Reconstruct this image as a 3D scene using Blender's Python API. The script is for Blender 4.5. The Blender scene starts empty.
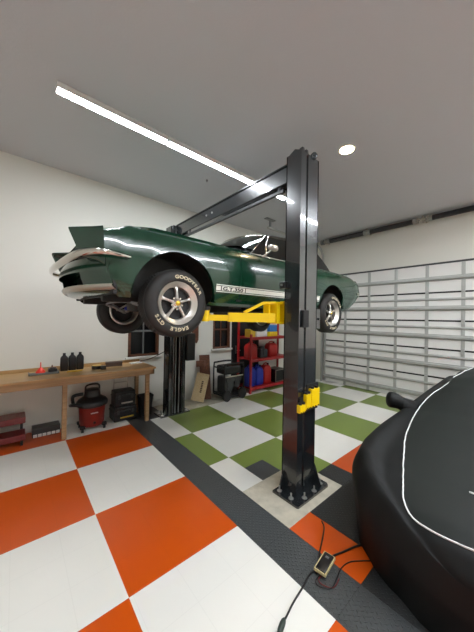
import bpy, bmesh, math, random
from math import sin, cos, pi, radians, sqrt, atan2
from mathutils import Vector, Matrix
random.seed(7)
SC = bpy.context.scene
COL = SC.collection

# ------------------------------------------------------------------ materials
def lin(c):
    if isinstance(c, str):
        c = [int(c[i:i+2], 16)/255 for i in (0, 2, 4)]
    return [(x/12.92 if x <= .04045 else ((x+.055)/1.055)**2.4) for x in c]
def mat(name, col, rough=.5, metal=0, coat=0, emit=0, spec=.5, bump=0, bscale=40, vary=0, vscale=6, emitcol=None):
    m = bpy.data.materials.new(name); m.use_nodes = True
    nt = m.node_tree; b = nt.nodes['Principled BSDF']
    c = lin(col)
    b.inputs['Base Color'].default_value = (*c, 1)
    b.inputs['Roughness'].default_value = rough
    b.inputs['Metallic'].default_value = metal
    b.inputs['Coat Weight'].default_value = coat
    b.inputs['Coat Roughness'].default_value = .04
    b.inputs['Specular IOR Level'].default_value = spec
    if emit:
        b.inputs['Emission Color'].default_value = (*lin(emitcol or col), 1)
        b.inputs['Emission Strength'].default_value = emit
    tc = nt.nodes.new('ShaderNodeTexCoord')
    if vary:
        n = nt.nodes.new('ShaderNodeTexNoise'); n.inputs['Scale'].default_value = vscale
        n.inputs['Detail'].default_value = 6
        nt.links.new(tc.outputs['Object'], n.inputs['Vector'])
        r = nt.nodes.new('ShaderNodeMapRange')
        r.inputs[1].default_value = .3; r.inputs[2].default_value = .7
        r.inputs[3].default_value = 1-vary; r.inputs[4].default_value = 1+vary
        nt.links.new(n.outputs['Fac'], r.inputs[0])
        mx = nt.nodes.new('ShaderNodeVectorMath'); mx.operation = 'SCALE'
        mx.inputs[0].default_value = c
        nt.links.new(r.outputs[0], mx.inputs['Scale'])
        nt.links.new(mx.outputs[0], b.inputs['Base Color'])
    if bump:
        n = nt.nodes.new('ShaderNodeTexNoise'); n.inputs['Scale'].default_value = bscale
        nt.links.new(tc.outputs['Object'], n.inputs['Vector'])
        bp = nt.nodes.new('ShaderNodeBump'); bp.inputs['Strength'].default_value = bump
        bp.inputs['Distance'].default_value = .01
        nt.links.new(n.outputs['Fac'], bp.inputs['Height'])
        nt.links.new(bp.outputs[0], b.inputs['Normal'])
    return m

def tile_mat(name, col, rough, seam=.955, diamond=False, vary=.03):
    """floor tile: 1 ft grid seams, optional raised diamond tread"""
    m = mat(name, col, rough, spec=.45)
    nt = m.node_tree; b = nt.nodes['Principled BSDF']; L = nt.links.new
    tc = nt.nodes.new('ShaderNodeTexCoord')
    sep = nt.nodes.new('ShaderNodeSeparateXYZ'); L(tc.outputs['Object'], sep.inputs[0])
    def math_(op, a, bb=None, c=None):
        n = nt.nodes.new('ShaderNodeMath'); n.operation = op
        for i, v in enumerate((a, bb, c)):
            if v is None: continue
            if isinstance(v, (int, float)): n.inputs[i].default_value = v
            else: L(v, n.inputs[i])
        return n.outputs[0]
    T = .3048
    def edge(o, off):
        f = math_('FRACT', math_('DIVIDE', math_('SUBTRACT', o, off), T))
        return math_('MULTIPLY', math_('MINIMUM', f, math_('SUBTRACT', 1.0, f)), T)
    d = math_('MINIMUM', edge(sep.outputs[0], .635), edge(sep.outputs[1], 0.0))
    mask = math_('LESS_THAN', d, .0022)
    n = nt.nodes.new('ShaderNodeTexNoise'); n.inputs['Scale'].default_value = 2.5; n.inputs['Detail'].default_value = 8
    L(tc.outputs['Object'], n.inputs['Vector'])
    v = math_('MULTIPLY_ADD', n.outputs['Fac'], 2*vary, 1-vary)
    k = math_('MULTIPLY', v, math_('SUBTRACT', 1.0, math_('MULTIPLY', mask, 1-seam)))
    sc = nt.nodes.new('ShaderNodeVectorMath'); sc.operation = 'SCALE'
    sc.inputs[0].default_value = lin(col); L(k, sc.inputs['Scale']); L(sc.outputs[0], b.inputs['Base Color'])
    h = math_('SUBTRACT', 1.0, math_('MULTIPLY', mask, 1.0))
    if diamond:
        # two families of lozenges at +-45 degrees in a checker arrangement
        s = .042
        def loz(ang, ox, oy):
            x = math_('SUBTRACT', math_('MODULO', math_('ADD', sep.outputs[0], 100+ox), s), s/2)
            y = math_('SUBTRACT', math_('MODULO', math_('ADD', sep.outputs[1], 100+oy), s), s/2)
            u = math_('ADD', math_('MULTIPLY', x, cos(ang)), math_('MULTIPLY', y, sin(ang)))
            w = math_('ADD', math_('MULTIPLY', x, -sin(ang)), math_('MULTIPLY', y, cos(ang)))
            q = math_('ADD', math_('DIVIDE', math_('ABSOLUTE', u), .016), math_('DIVIDE', math_('ABSOLUTE', w), .005))
            return math_('MAXIMUM', math_('SUBTRACT', 1.0, q), 0.0)
        z = math_('MAXIMUM', loz(pi/4, 0, 0), loz(-pi/4, s/2, s/2))
        h = math_('ADD', h, math_('MINIMUM', math_('MULTIPLY', z, 3.0), 1.0))
    bp = nt.nodes.new('ShaderNodeBump'); bp.inputs['Strength'].default_value = .9 if diamond else .12
    bp.inputs['Distance'].default_value = .005 if diamond else .002
    L(h, bp.inputs['Height']); L(bp.outputs[0], b.inputs['Normal'])
    return m

def wood_mat(name, col, col2, rough=.45):
    m = mat(name, col, rough); nt = m.node_tree; b = nt.nodes['Principled BSDF']; L = nt.links.new
    tc = nt.nodes.new('ShaderNodeTexCoord'); mp = nt.nodes.new('ShaderNodeMapping')
    mp.inputs['Scale'].default_value = (1.2, 22, 22)
    n = nt.nodes.new('ShaderNodeTexNoise'); n.inputs['Scale'].default_value = 2.2; n.inputs['Detail'].default_value = 8
    cr = nt.nodes.new('ShaderNodeValToRGB')
    cr.color_ramp.elements[0].position = .35; cr.color_ramp.elements[1].position = .7
    cr.color_ramp.elements[0].color = (*lin(col2), 1); cr.color_ramp.elements[1].color = (*lin(col), 1)
    L(tc.outputs['Object'], mp.inputs[0]); L(mp.outputs[0], n.inputs['Vector'])
    L(n.outputs['Fac'], cr.inputs[0]); L(cr.outputs[0], b.inputs['Base Color'])
    return m

def glass_mat(name, tint, fac):
    m = bpy.data.materials.new(name); m.use_nodes = True; nt = m.node_tree
    nt.nodes.clear(); o = nt.nodes.new('ShaderNodeOutputMaterial')
    t = nt.nodes.new('ShaderNodeBsdfTransparent'); t.inputs[0].default_value = (*lin(tint), 1)
    g = nt.nodes.new('ShaderNodeBsdfGlossy'); g.inputs['Roughness'].default_value = .03
    g.inputs[0].default_value = (.9, .95, .93, 1)
    fr = nt.nodes.new('ShaderNodeFresnel'); fr.inputs[0].default_value = 1.5
    a = nt.nodes.new('ShaderNodeMath'); a.operation = 'ADD'; a.inputs[1].default_value = fac
    mx = nt.nodes.new('ShaderNodeMixShader')
    nt.links.new(fr.outputs[0], a.inputs[0]); nt.links.new(a.outputs[0], mx.inputs[0])
    nt.links.new(t.outputs[0], mx.inputs[1]); nt.links.new(g.outputs[0], mx.inputs[2])
    nt.links.new(mx.outputs[0], o.inputs[0])
    return m

M = {}
M['wall'] = mat('wall_paint', 'd8d7ce', .6, bump=.08, bscale=60)
M['ceil'] = mat('ceiling_paint', 'c2c5c9', .85, bump=.12, bscale=45)
M['trimw'] = mat('white_trim', 'd4d4ce', .45)
M['brown'] = wood_mat('brown_wood', '6b4028', '4a2a1a', .5)
M['t_white'] = tile_mat('tile_white', 'e6e5de', .30)
M['t_orange'] = tile_mat('tile_orange', 'c8500c', .28)
M['t_green'] = tile_mat('tile_green', '76893f', .30)
M['t_grey'] = tile_mat('tile_grey_tread', '474a4b', .34, seam=.7, diamond=True)
M['t_black'] = tile_mat('tile_black_tread', '2e2f2f', .38, seam=.6, diamond=True)
M['conc'] = mat('bare_concrete', 'b7b1a0', .8, vary=.16, vscale=9, bump=.3, bscale=30)
M['green'] = mat('dark_green_paint', '0a3826', .22, metal=.0, coat=.6, spec=.45)
M['stripe'] = mat('white_stripe_vinyl', 'e8e8e0', .3)
M['chrome'] = mat('chrome', 'cfcac2', .10, metal=1)
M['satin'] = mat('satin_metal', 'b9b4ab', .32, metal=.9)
M['mirrorcap'] = mat('polished_mirror_shell', 'cfcfca', .25, metal=.7)
M['creamplastic'] = mat('cream_rim', 'c9bb8c', .45)
M['plugm'] = mat('dark_plug', '2f3a34', .5)
M['wheelmetal'] = mat('polished_wheel', 'd6d3cc', .3, metal=.8)
M['steel'] = mat('galvanised_steel', '8d9090', .42, metal=.55, vary=.08, vscale=8)
M['strut'] = mat('galvanised_strut', 'a9aba7', .42, metal=.3, vary=.06, vscale=8)
M['dark'] = mat('near_black', '0c0c0d', .6)
M['under'] = mat('underbody_black', '171614', .55, bump=.3, bscale=25)
M['rubber'] = mat('tire_rubber', '1d1c1b', .62)
M['cream'] = mat('tire_lettering', 'cfc4a4', .6)
M['gold'] = mat('gold_cap', 'd8b440', .3, metal=.6)
M['lift'] = mat('black_powder_coat', '1a1e21', .24, coat=1.0, spec=.7)
M['yellow'] = mat('yellow_paint', 'e8c400', .35, coat=.3)
M['bolt'] = mat('zinc_bolt', 'c9c9c6', .3, metal=.9)
M['wood'] = wood_mat('bench_wood', 'c09a68', 'a37f50', .38)
M['woodleg'] = wood_mat('pine_wood', 'ae8c66', '94744f', .55)
M['pale'] = wood_mat('pale_board', 'dccaa4', 'cdb78c', .6)
M['red'] = mat('red_plastic', 'a81f1a', .4)
M['dred'] = mat('dark_red_steel', '6d1718', .35, coat=.3)
M['rackred'] = mat('red_steel', 'a01c1e', .4)
M['vred'] = mat('vac_red', '7f241a', .4)
M['funnel'] = mat('bright_red_plastic', 'e0301c', .4)
M['blue'] = mat('blue_plastic', '1d2f9a', .45)
M['cyan'] = mat('blue_label', '2e6fb4', .5)
M['bblack'] = mat('black_plastic', '161618', .35)
M['mblack'] = mat('matte_black', '121213', .6)
M['cover'] = mat('black_stretch_fabric', '0d0f0f', .6, bump=.04, bscale=300, spec=.25)
M['covertop'] = mat('charcoal_stretch_fabric', '111613', .6, bump=.04, bscale=300, spec=.25)
M['pipe'] = mat('white_piping', 'd8dad8', .5)
M['led'] = mat('led_diffuser', 'ffffff', .5, emit=50, emitcol='f2f8ff')
M['lamp'] = mat('lamp_lens', 'fff2d8', .5, emit=60, emitcol='ffe2b0')
M['white'] = mat('white_plastic', 'd8d8d4', .45)
M['grey'] = mat('grey_plastic', '707372', .5)
M['lgrey'] = mat('dark_grey_plastic', '3a3b3c', .45)
M['spring'] = mat('torsion_spring', '4a4c4e', .4, metal=.6)
M['glass'] = glass_mat('windscreen_glass', '8fa898', .12)
M['tint'] = glass_mat('dark_side_glass', '1c201f', .03)
M['night'] = mat('dark_window_glass', '0b0d0f', .25, spec=.4)
M['softtop'] = mat('black_soft_top', '121212', .85, bump=.15, bscale=200)
M['hose'] = mat('brown_cord', '4a3a30', .6)
M['nightout'] = mat('dark_outside', '0a0b0c', .9)

# ------------------------------------------------------------------ mesh helpers
def nb(): return bmesh.new()
def box(bm, x0, x1, y0, y1, z0, z1, mi=0, bev=0, mtx=None):
    x0, x1 = sorted((x0, x1)); y0, y1 = sorted((y0, y1)); z0, z1 = sorted((z0, z1))
    vs = [bm.verts.new((x, y, z)) for x in (x0, x1) for y in (y0, y1) for z in (z0, z1)]
    fs = []
    for q in ((0,1,3,2), (4,6,7,5), (0,4,5,1), (2,3,7,6), (0,2,6,4), (1,5,7,3)):
        f = bm.faces.new([vs[i] for i in q]); f.material_index = mi; fs.append(f)
    if bev:
        es = list({e for f in fs for e in f.edges})
        r = bmesh.ops.bevel(bm, geom=es, offset=bev, segments=2, affect='EDGES', profile=.5)
        vs = list({v for f in r['faces'] for v in f.verts} | {v for v in vs if v.is_valid})
        for f in r['faces']: f.material_index = mi
    if mtx is not None:
        for v in vs: v.co = mtx @ v.co
    return vs
def frame_(d):
    d = Vector(d).normalized(); a = Vector((0, 0, 1)) if abs(d.z) < .9 else Vector((1, 0, 0))
    u = d.cross(a).normalized(); return u, d.cross(u).normalized()
def cyl(bm, p0, p1, r, r2=None, seg=16, mi=0, cap=True):
    p0, p1 = Vector(p0), Vector(p1); r2 = r if r2 is None else r2
    u, w = frame_(p1-p0)
    A = [bm.verts.new(p0+(u*cos(t)+w*sin(t))*r) for t in [2*pi*i/seg for i in range(seg)]]
    B = [bm.verts.new(p1+(u*cos(t)+w*sin(t))*r2) for t in [2*pi*i/seg for i in range(seg)]]
    for i in range(seg):
        f = bm.faces.new((A[i], A[(i+1) % seg], B[(i+1) % seg], B[i])); f.material_index = mi
    if cap:
        for L in (A, B[::-1]):
            f = bm.faces.new(L); f.material_index = mi
def tube(bm, pts, r, seg=8, mi=0, closed=False, flat=None):
    pts = [Vector(p) for p in pts]; n = len(pts); rings = []
    up = None
    for i, p in enumerate(pts):
        if closed: d = pts[(i+1) % n]-pts[i-1]
        else: d = pts[min(i+1, n-1)]-pts[max(i-1, 0)]
        d.normalize()
        if up is None: u, w = frame_(d)
        else:
            u = (up - d*up.dot(d)).normalized(); w = d.cross(u)
        up = u
        rr = r[i] if isinstance(r, (list, tuple)) else r
        rings.append([bm.verts.new(p+(u*cos(t)+w*sin(t))*rr) for t in [2*pi*k/seg for k in range(seg)]])
    m = n if closed else n-1
    for i in range(m):
        a, b = rings[i], rings[(i+1) % n]
        for k in range(seg):
            f = bm.faces.new((a[k], a[(k+1) % seg], b[(k+1) % seg], b[k])); f.material_index = mi
    if not closed:
        bm.faces.new(rings[0][::-1]).material_index = mi; bm.faces.new(rings[-1]).material_index = mi
def smooth_path(pts, n=8):
    pts = [Vector(p) for p in pts]; out = []
    for i in range(len(pts)-1):
        p0 = pts[max(i-1, 0)]; p1 = pts[i]; p2 = pts[i+1]; p3 = pts[min(i+2, len(pts)-1)]
        for k in range(n):
            t = k/n
            out.append(.5*((2*p1)+(p2-p0)*t+(2*p0-5*p1+4*p2-p3)*t*t+(3*p1-p0-3*p2+p3)*t**3))
    out.append(pts[-1]); return out
def lathe(bm, prof, c, axis='z', seg=32, mi=0, sgn=1, closed=False, cap=True):
    """prof: list of (r, h)"""
    c = Vector(c); rings = []
    for r, h in prof:
        ring = []
        for k in range(seg):
            t = 2*pi*k/seg; a, b = r*cos(t), r*sin(t)
            v = {'z': (a, b, h*sgn), 'y': (a, h*sgn, b), 'x': (h*sgn, a, b)}[axis]
            ring.append(bm.verts.new(c+Vector(v)))
        rings.append(ring)
    n = len(rings)
    for i in range(n if closed else n-1):
        A, B = rings[i], rings[(i+1) % n]
        for k in range(seg):
            bm.faces.new((A[k], A[(k+1) % seg], B[(k+1) % seg], B[k])).material_index = mi
    if not closed and cap:
        for ring, r in ((rings[0], prof[0][0]), (rings[-1], prof[-1][0])):
            if r > 1e-5:
                bm.faces.new(ring).material_index = mi
def prism(bm, pts, axis, a, b, mi=0):
    """pts: 2D outline in the other two axes (order x,y,z without axis)"""
    def v(p, h):
        return {'x': (h, p[0], p[1]), 'y': (p[0], h, p[1]), 'z': (p[0], p[1], h)}[axis]
    A = [bm.verts.new(v(p, a)) for p in pts]; B = [bm.verts.new(v(p, b)) for p in pts]
    n = len(pts)
    for i in range(n): bm.faces.new((A[i], A[(i+1) % n], B[(i+1) % n], B[i])).material_index = mi
    bm.faces.new(A[::-1]).material_index = mi; bm.faces.new(B).material_index = mi
def beam(bm, p0, p1, w, h, mi=0):
    p0, p1 = Vector(p0), Vector(p1); d = (p1-p0).normalized()
    s = d.cross(Vector((0, 0, 1)))
    if s.length < 1e-3: s = Vector((1, 0, 0))
    s.normalize(); u = s.cross(d)
    q = []
    for p in (p0, p1):
        q.append([bm.verts.new(p+s*a*w/2+u*b*h/2) for a, b in ((-1, -1), (1, -1), (1, 1), (-1, 1))])
    for i in range(4): bm.faces.new((q[0][i], q[0][(i+1) % 4], q[1][(i+1) % 4], q[1][i])).material_index = mi
    bm.faces.new(q[0][::-1]).material_index = mi; bm.faces.new(q[1]).material_index = mi
def quadgrid(bm, rows, mi=0):
    """rows: list of lists of points"""
    V = [[bm.verts.new(p) for p in r] for r in rows]
    F = []
    for i in range(len(V)-1):
        for j in range(len(V[0])-1):
            f = bm.faces.new((V[i][j], V[i+1][j], V[i+1][j+1], V[i][j+1])); f.material_index = mi; F.append(f)
    return V, F

ROOT = {}
def obj(name, bm, mats, parent=None, smooth=None, recalc=True):
    if recalc: bmesh.ops.recalc_face_normals(bm, faces=bm.faces)
    me = bpy.data.meshes.new(name); 
    off = ROOT.get(parent.name, Vector((0, 0, 0))) if parent is not None else Vector((0, 0, 0))
    if off.length: bmesh.ops.translate(bm, verts=bm.verts, vec=-off)
    bm.to_mesh(me); bm.free()
    for m in (mats if isinstance(mats, (list, tuple)) else [mats]): me.materials.append(M[m] if isinstance(m, str) else m)
    if smooth is not None:
        for p in me.polygons: p.use_smooth = True
        me.set_sharp_from_angle(angle=radians(smooth))
    o = bpy.data.objects.new(name, me); COL.objects.link(o)
    if parent is not None:
        o.parent = parent; ROOT[o.name] = off
    return o
def split_obj(name, bm, mats, parent, smooth=None):
    """each connected piece of bm becomes an object of its own"""
    left = set(bm.verts); out = []
    while left:
        v0 = left.pop(); isl = {v0}; st = [v0]
        while st:
            v = st.pop()
            for e in v.link_edges:
                w_ = e.other_vert(v)
                if w_ in left: left.discard(w_); isl.add(w_); st.append(w_)
        b2 = bmesh.new(); mp = {v: b2.verts.new(v.co) for v in isl}
        for f in {f for v in isl for f in v.link_faces}:
            b2.faces.new([mp[v] for v in f.verts]).material_index = f.material_index
        out.append(obj(name, b2, mats, parent, smooth))
    bm.free(); return out
def thing(name, label, cat, loc, group=None):
    o = bpy.data.objects.new(name, None); o.empty_display_size = .1; COL.objects.link(o)
    o.location = loc; ROOT[o.name] = Vector(loc)
    o['label'] = label; o['category'] = cat
    if group: o['group'] = group
    return o
def single(name, bm, mats, label, cat, loc, group=None, smooth=None):
    """one-mesh thing with its origin at loc"""
    bmesh.ops.recalc_face_normals(bm, faces=bm.faces)
    bmesh.ops.translate(bm, verts=bm.verts, vec=-Vector(loc))
    o = obj(name, bm, mats, None, smooth, False); o.location = loc
    o['label'] = label; o['category'] = cat
    if group: o['group'] = group
    return o
def struct(name, bm, mats, smooth=None, parent=None):
    o = obj(name, bm, mats, parent, smooth)
    if parent is None: o['kind'] = 'structure'
    return o
def dup(root, loc, label, rotz=0, group=None):
    r = root.copy(); COL.objects.link(r); r.location = loc; r.rotation_euler = (0, 0, rotz); r['label'] = label
    if group: r['group'] = group
    def rec(a, b):
        for ch in list(a.children):
            c = ch.copy(); COL.objects.link(c); c.parent = b; rec(ch, c)
    rec(root, r)
    return r
def text_mesh(s, size, depth=.001, wt=.03):
    cu = bpy.data.curves.new('txt', 'FONT'); cu.body = s; cu.size = size; cu.extrude = depth
    cu.align_x = 'CENTER'; cu.offset = size*wt
    o = bpy.data.objects.new('txt', cu); COL.objects.link(o)
    dg = bpy.context.evaluated_depsgraph_get()
    me = bpy.data.meshes.new_from_object(o.evaluated_get(dg))
    w = [v.co.copy() for v in me.vertices]; f = [list(p.vertices) for p in me.polygons]
    bpy.data.objects.remove(o); bpy.data.curves.remove(cu); bpy.data.meshes.remove(me)
    return w, f
def put_text(bm, s, size, fn, depth=.001, mi=0):
    w, f = text_mesh(s, size, depth)
    V = [bm.verts.new(fn(c)) for c in w]
    for q in f:
        try: bm.faces.new([V[i] for i in q]).material_index = mi
        except ValueError: pass
def interp(x, tab):
    if x <= tab[0][0]: return tab[0][1]
    for (a, va), (b, vb) in zip(tab, tab[1:]):
        if x <= b:
            t = (x-a)/(b-a); return va+(vb-va)*t
    return tab[-1][1]
def sinterp(x, tab):
    if x <= tab[0][0]: return tab[0][1]
    for (a, va), (b, vb) in zip(tab, tab[1:]):
        if x <= b:
            t = (x-a)/(b-a); t = t*t*(3-2*t); return va+(vb-va)*t
    return tab[-1][1]

# ================================================================== SETTING
H = 4.15; XL, XR, YB, YF = -3.4, 5.5, .62, -8.2
T = .3048
# floor: one quad per foot tile
def tile_kind(x, y):
    r = math.floor(-y/(3*T))
    if x < .0: 
        k = math.floor((-x)/(3*T)); return 1 if (k+r) % 2 == 0 else 0
    if x < .330: return 3
    c = math.floor((x-.635)/(3*T))
    if y > 0.0 and x < .635: return 4
    if y > 0.0: return 5 if .635 < x < 2.46 else (2 if (c+r) % 2 == 0 else 0)
    if .33 < x < 1.25 and -3*T*3.34 < y < -2.44: return 5
    if .33 < x < .6 and y < -2.74: return 1 if y > -12*T else 4
    if y < -2.74 and .6 < x < 1.549: return 4
    if 1.0 < x < 1.25 and -2.44 < y < -2.3 : return 2
    if x < 1.0 and x > .63 and -2.44 < y < -2.13: return 2
    if y < -2.74: return 1 if (c+r) % 2 == 0 else 0
    return 2 if (c+r) % 2 == 0 else 0
bm = nb()
xs = [0-i*T for i in range(0, 13)][::-1]
xs[0] = XL
xs += [.33]+[.635+i*T for i in range(0, 17)]
xs = [x for x in xs if XL <= x < XR-.05]+[XR+.3]
ys = [YB+.05, .3048, 0]+[-i*T for i in range(1, 28)]
ys = [y for y in ys if y > YF+.05]+[YF]
for i in range(len(xs)-1):
    for j in range(len(ys)-1):
        cx, cy = (xs[i]+xs[i+1])/2, (ys[j]+ys[j+1])/2
        k = tile_kind(cx, cy)
        # the single dark foot tile beside the concrete pad
        if abs(cx-.787) < .1 and abs(cy+2.286+.0) < .1+.05 and -2.44 < cy < -2.13: k = 3
        v = [bm.verts.new((x, y, 0)) for x, y in ((xs[i], ys[j+1]), (xs[i+1], ys[j+1]), (xs[i+1], ys[j]), (xs[i], ys[j]))]
        bm.faces.new(v).material_index = k
bmesh.ops.remove_doubles(bm, verts=bm.verts, dist=.0005)
struct('floor', bm, ['t_white', 't_orange', 't_green', 't_grey', 't_black', 'conc'])
bm = nb(); box(bm, XL-.1, XR+.1, YF-.1, YB+.1, H, H+.1); struct('ceiling', bm, 'ceil')

def wall_rects(bm, a0, a1, z1, holes, put):
    """vertical strips with holes [(a,b,z0,z1)]"""
    cuts = sorted({a0, a1} | {h[0] for h in holes} | {h[1] for h in holes})
    for p, q in zip(cuts, cuts[1:]):
        m = (p+q)/2; hs = sorted([h for h in holes if h[0] < m < h[1]], key=lambda h: h[2]); z = 0
        for h in hs:
            if h[2] > z: put(p, q, z, h[2])
            z = h[3]
        put(p, q, z, z1)
WIN = [(.13, .74, 1.03, 2.0), (2.08, 2.60, 1.06, 2.0)]
DOORB = (2.70, 3.56, 0, 2.06)
bm = nb()
wall_rects(bm, XL-.1, XR+.12, H, WIN+[DOORB], lambda p, q, a, b: box(bm, p, q, YB, YB+.12, a, b))
bmesh.ops.remove_doubles(bm, verts=bm.verts, dist=.0005)
struct('wall_back', bm, 'wall')
GD0, GD1, GDH = -.27, -5.12, 3.05
bm = nb()
wall_rects(bm, YF, YB, H, [(GD1, GD0, 0, GDH)], lambda p, q, a, b: box(bm, XR, XR+.12, p, q, a, b))
struct('wall_right', bm, 'wall')
bm = nb(); box(bm, XL-.1, XL, YF, YB, 0, H); struct('wall_left', bm, 'wall')
bm = nb(); box(bm, XL-.1, XR+.12, YF-.1, YF, 0, H); struct('wall_front', bm, 'wall')
# baseboards
bm = nb()
for a, b in ((XL, DOORB[0]-.06), (DOORB[1]+.06, XR)): box(bm, a, b, YB-.015, YB, 0, .12, bev=.003)
struct('baseboard_back', bm, 'trimw')
# windows
for n, (a, b, z0, z1) in enumerate(WIN):
    bm = nb()
    for s in ((a-.0, a+.05, z0, z1), (b-.05, b, z0, z1), (a, b, z1-.05, z1), (a, b, z0, z0+.04)):
        box(bm, s[0], s[1], YB-.004, YB+.10, s[2], s[3])
    w = struct('window_%d' % (n+1), bm, 'brown')
    bm = nb(); box(bm, a+.04, b-.04, YB+.055, YB+.063, z0+.03, z1-.04); obj('window_pane', bm, 'night', w)
    bm = nb(); box(bm, (a+b)/2-.012, (a+b)/2+.012, YB+.035, YB+.055, z0+.03, z1-.04)
    box(bm, a+.05, b-.05, YB+.03, YB+.055, 1.50, 1.535); obj('window_sash', bm, 'grey' if n == 0 else 'brown', w)
    bm = nb(); box(bm, a-.05, b+.05, YB-.05, YB+.0, z0-.04, z0-.002, bev=.004); obj('window_sill', bm, 'trimw', w)
# back door (black)
a, b, _, z1 = DOORB
bm = nb(); box(bm, a+.03, b-.03, YB+.01, YB+.055, .01, z1-.03, bev=.004)
for q0, q1 in ((.14, .9), (1.05, 1.9)):
    box(bm, a+.14, b-.14, YB+.004, YB+.01, q0, q1, bev=.002)
d = struct('door_1', bm, 'mblack')
bm = nb()
for s in ((a-.05, a+.03, 0, z1+.05), (b-.03, b+.05, 0, z1+.05), (a, b, z1-.03, z1+.05)):
    box(bm, s[0], s[1], YB-.012, YB+.06, s[2], s[3])
obj('door_frame', bm, 'mblack', d)
bm = nb(); cyl(bm, (a+.10, YB+.005, .98), (a+.10, YB-.05, .98), .012); cyl(bm, (a+.10, YB-.05, .98), (a+.10, YB-.05, .98), .02) if 0 else None
tube(bm, [(a+.10, YB-.05, .98), (a+.2, YB-.055, .98)], .011); box(bm, a+.08, a+.12, YB-.002, YB+.006, .9, 1.1)
obj('door_handle', bm, 'satin', d)

# ---------------------------------------------------------------- garage door
XD = 5.44
bm = nb()
secs = [0.012, .60, 1.21, 1.82, 2.43, GDH]
for z0, z1 in zip(secs, secs[1:]):
    box(bm, XD, XD+.045, GD1+.01, GD0-.01, z0+.006, z1-.006)
gd = struct('door_2', bm, 'white')
for z0 in secs[1:5]:
    bm = nb(); box(bm, XD-.004, XD+.03, GD1+.01, GD0-.01, z0-.017, z0+.017); obj('panel_joint', bm, 'dark', gd)
ystiles = [GD0-.02-.0]+[GD0-.05-.62*i for i in range(1, 8)]+[GD1+.04]
ystiles = [-.31, -.92, -1.545, -2.165, -2.785, -3.40, -4.02, -4.64, -5.08]
for y in ystiles:
    bm = nb()
    for z0, z1 in zip(secs, secs[1:]):
        box(bm, XD-.014, XD, y-.032, y+.032, z0+.008, z1-.008)
        box(bm, XD-.02, XD-.014, y-.012, y+.012, z0+.02, z1-.02)
    for z0 in secs[1:5]:
        box(bm, XD-.028, XD-.014, y-.028, y+.028, z0-.06, z0+.06, bev=.003)
        cyl(bm, (XD-.03, y-.03, z0), (XD-.03, y+.03, z0), .009, seg=8)
    obj('stile', bm, 'strut', gd)
def hat(z, h, dpt):
    bm = nb()
    a, b = GD1+.02, GD0-.02
    pts = [(XD, z-h*.5), (XD-.012, z-h*.5), (XD-.014, z-h*.28), (XD-dpt, z-h*.2), (XD-dpt, z+h*.2), (XD-.014, z+h*.28), (XD-.012, z+h*.5), (XD, z+h*.5)]
    A = [(p[0], p[1]) for p in pts]
    # outline in x,z extruded along y
    prism(bm, A, 'y', a, b)
    obj('strut', bm, 'strut', gd)
for z in (.17, .86, 1.475, 2.09, 2.73): hat(z, .105, .065)
for z in (.45, 1.06, 1.675, 2.285): hat(z, .055, .035)
bm = nb(); box(bm, XD-.01, XD+.05, GD1+.01, GD0-.01, GDH-.01, GDH+.03); obj('top_cap', bm, 'lgrey', gd)
# tracks: one thing each side
for s, (yt, lab) in enumerate(((GD0+.035, 'grey steel garage door track in the corner beside the rear wall'),
                 (GD1-.035, 'grey steel garage door track on the covered car side'))):
    t = thing('door_track', lab, 'door track', (XD-.04, yt, 0))
    bm = nb()
    path = [(XD-.05, 0), (XD-.05, 3.55)]+[(XD-.05-.38*(1-cos(q)), 3.55+.38*sin(q)) for q in [pi/2*i/8 for i in range(1, 9)]]+[(3.0, 3.95)]
    prev = None
    for (x0, z0), (x1, z1) in zip(path, path[1:]):
        beam(bm, (x0, yt, z0), (x1, yt, z1), .055, .035)
    obj('track', bm, 'strut', t)
    bm = nb(); box(bm, XD-.03, XD+.055, yt+.012 if s == 0 else yt-.05, yt+.05 if s == 0 else yt-.012, 0, 3.3); obj('wall_angle', bm, 'strut', t)
    bm = nb(); box(bm, 3.06, 3.1, yt-.02, yt+.02, 3.93, H-.001); box(bm, 2.9, 3.2, yt-.06, yt+.03, H-.02, H-.001); 
    box(bm, 4.5, 4.54, yt-.015, yt+.015, 3.93, H-.001); split_obj('hanger', bm, 'steel', t)
# torsion spring assembly
t = thing('torsion_spring_shaft', 'dark torsion spring shaft mounted just under the ceiling above the garage door', 'spring shaft', (5.34, -2.7, 4.06))
zS, xS = 4.055, 5.34
bm = nb(); cyl(bm, (xS, -.3, zS), (xS, -5.1, zS), .015, seg=12); obj('shaft', bm, 'steel', t, 40)
for a, b in ((-.45, -1.46), (-1.56, -2.56), (-2.86, -3.86), (-3.96, -4.96)):
    bm = nb(); n = 60
    prof = []
    for i in range(n*2+1):
        prof.append((.060 if i % 2 == 0 else .051, a+(b-a)*i/(n*2)))
    lathe(bm, [(r, h) for r, h in prof], (xS, 0, zS), 'y', 16); obj('spring', bm, 'spring', t, 20)
    bm = nb(); cyl(bm, (xS, a+.03, zS), (xS, a-.03, zS), .062); cyl(bm, (xS, b+.03, zS), (xS, b-.03, zS), .062); split_obj('spring_cone', bm, 'strut', t, 40)
for y in (-1.51, -2.71, -3.91, -.34, -5.08):
    bm = nb()
    box(bm, xS-.02, xS+.03, y-.012, y+.012, zS-.06, H-.002); box(bm, xS-.02, XR-.001, y-.045, y-.035, zS-.05, zS+.05)
    cyl(bm, (xS, y-.05, zS), (xS, y+.05, zS), .035)
    if abs(y+2.71) < .01:
        box(bm, xS-.05, xS+.05, y-.10, y-.085, zS-.06, zS+.06, bev=.004); box(bm, xS-.05, xS+.05, y+.085, y+.10, zS-.06, zS+.06, bev=.004)
    obj('bearing_bracket', bm, 'satin', t, 40)
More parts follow.
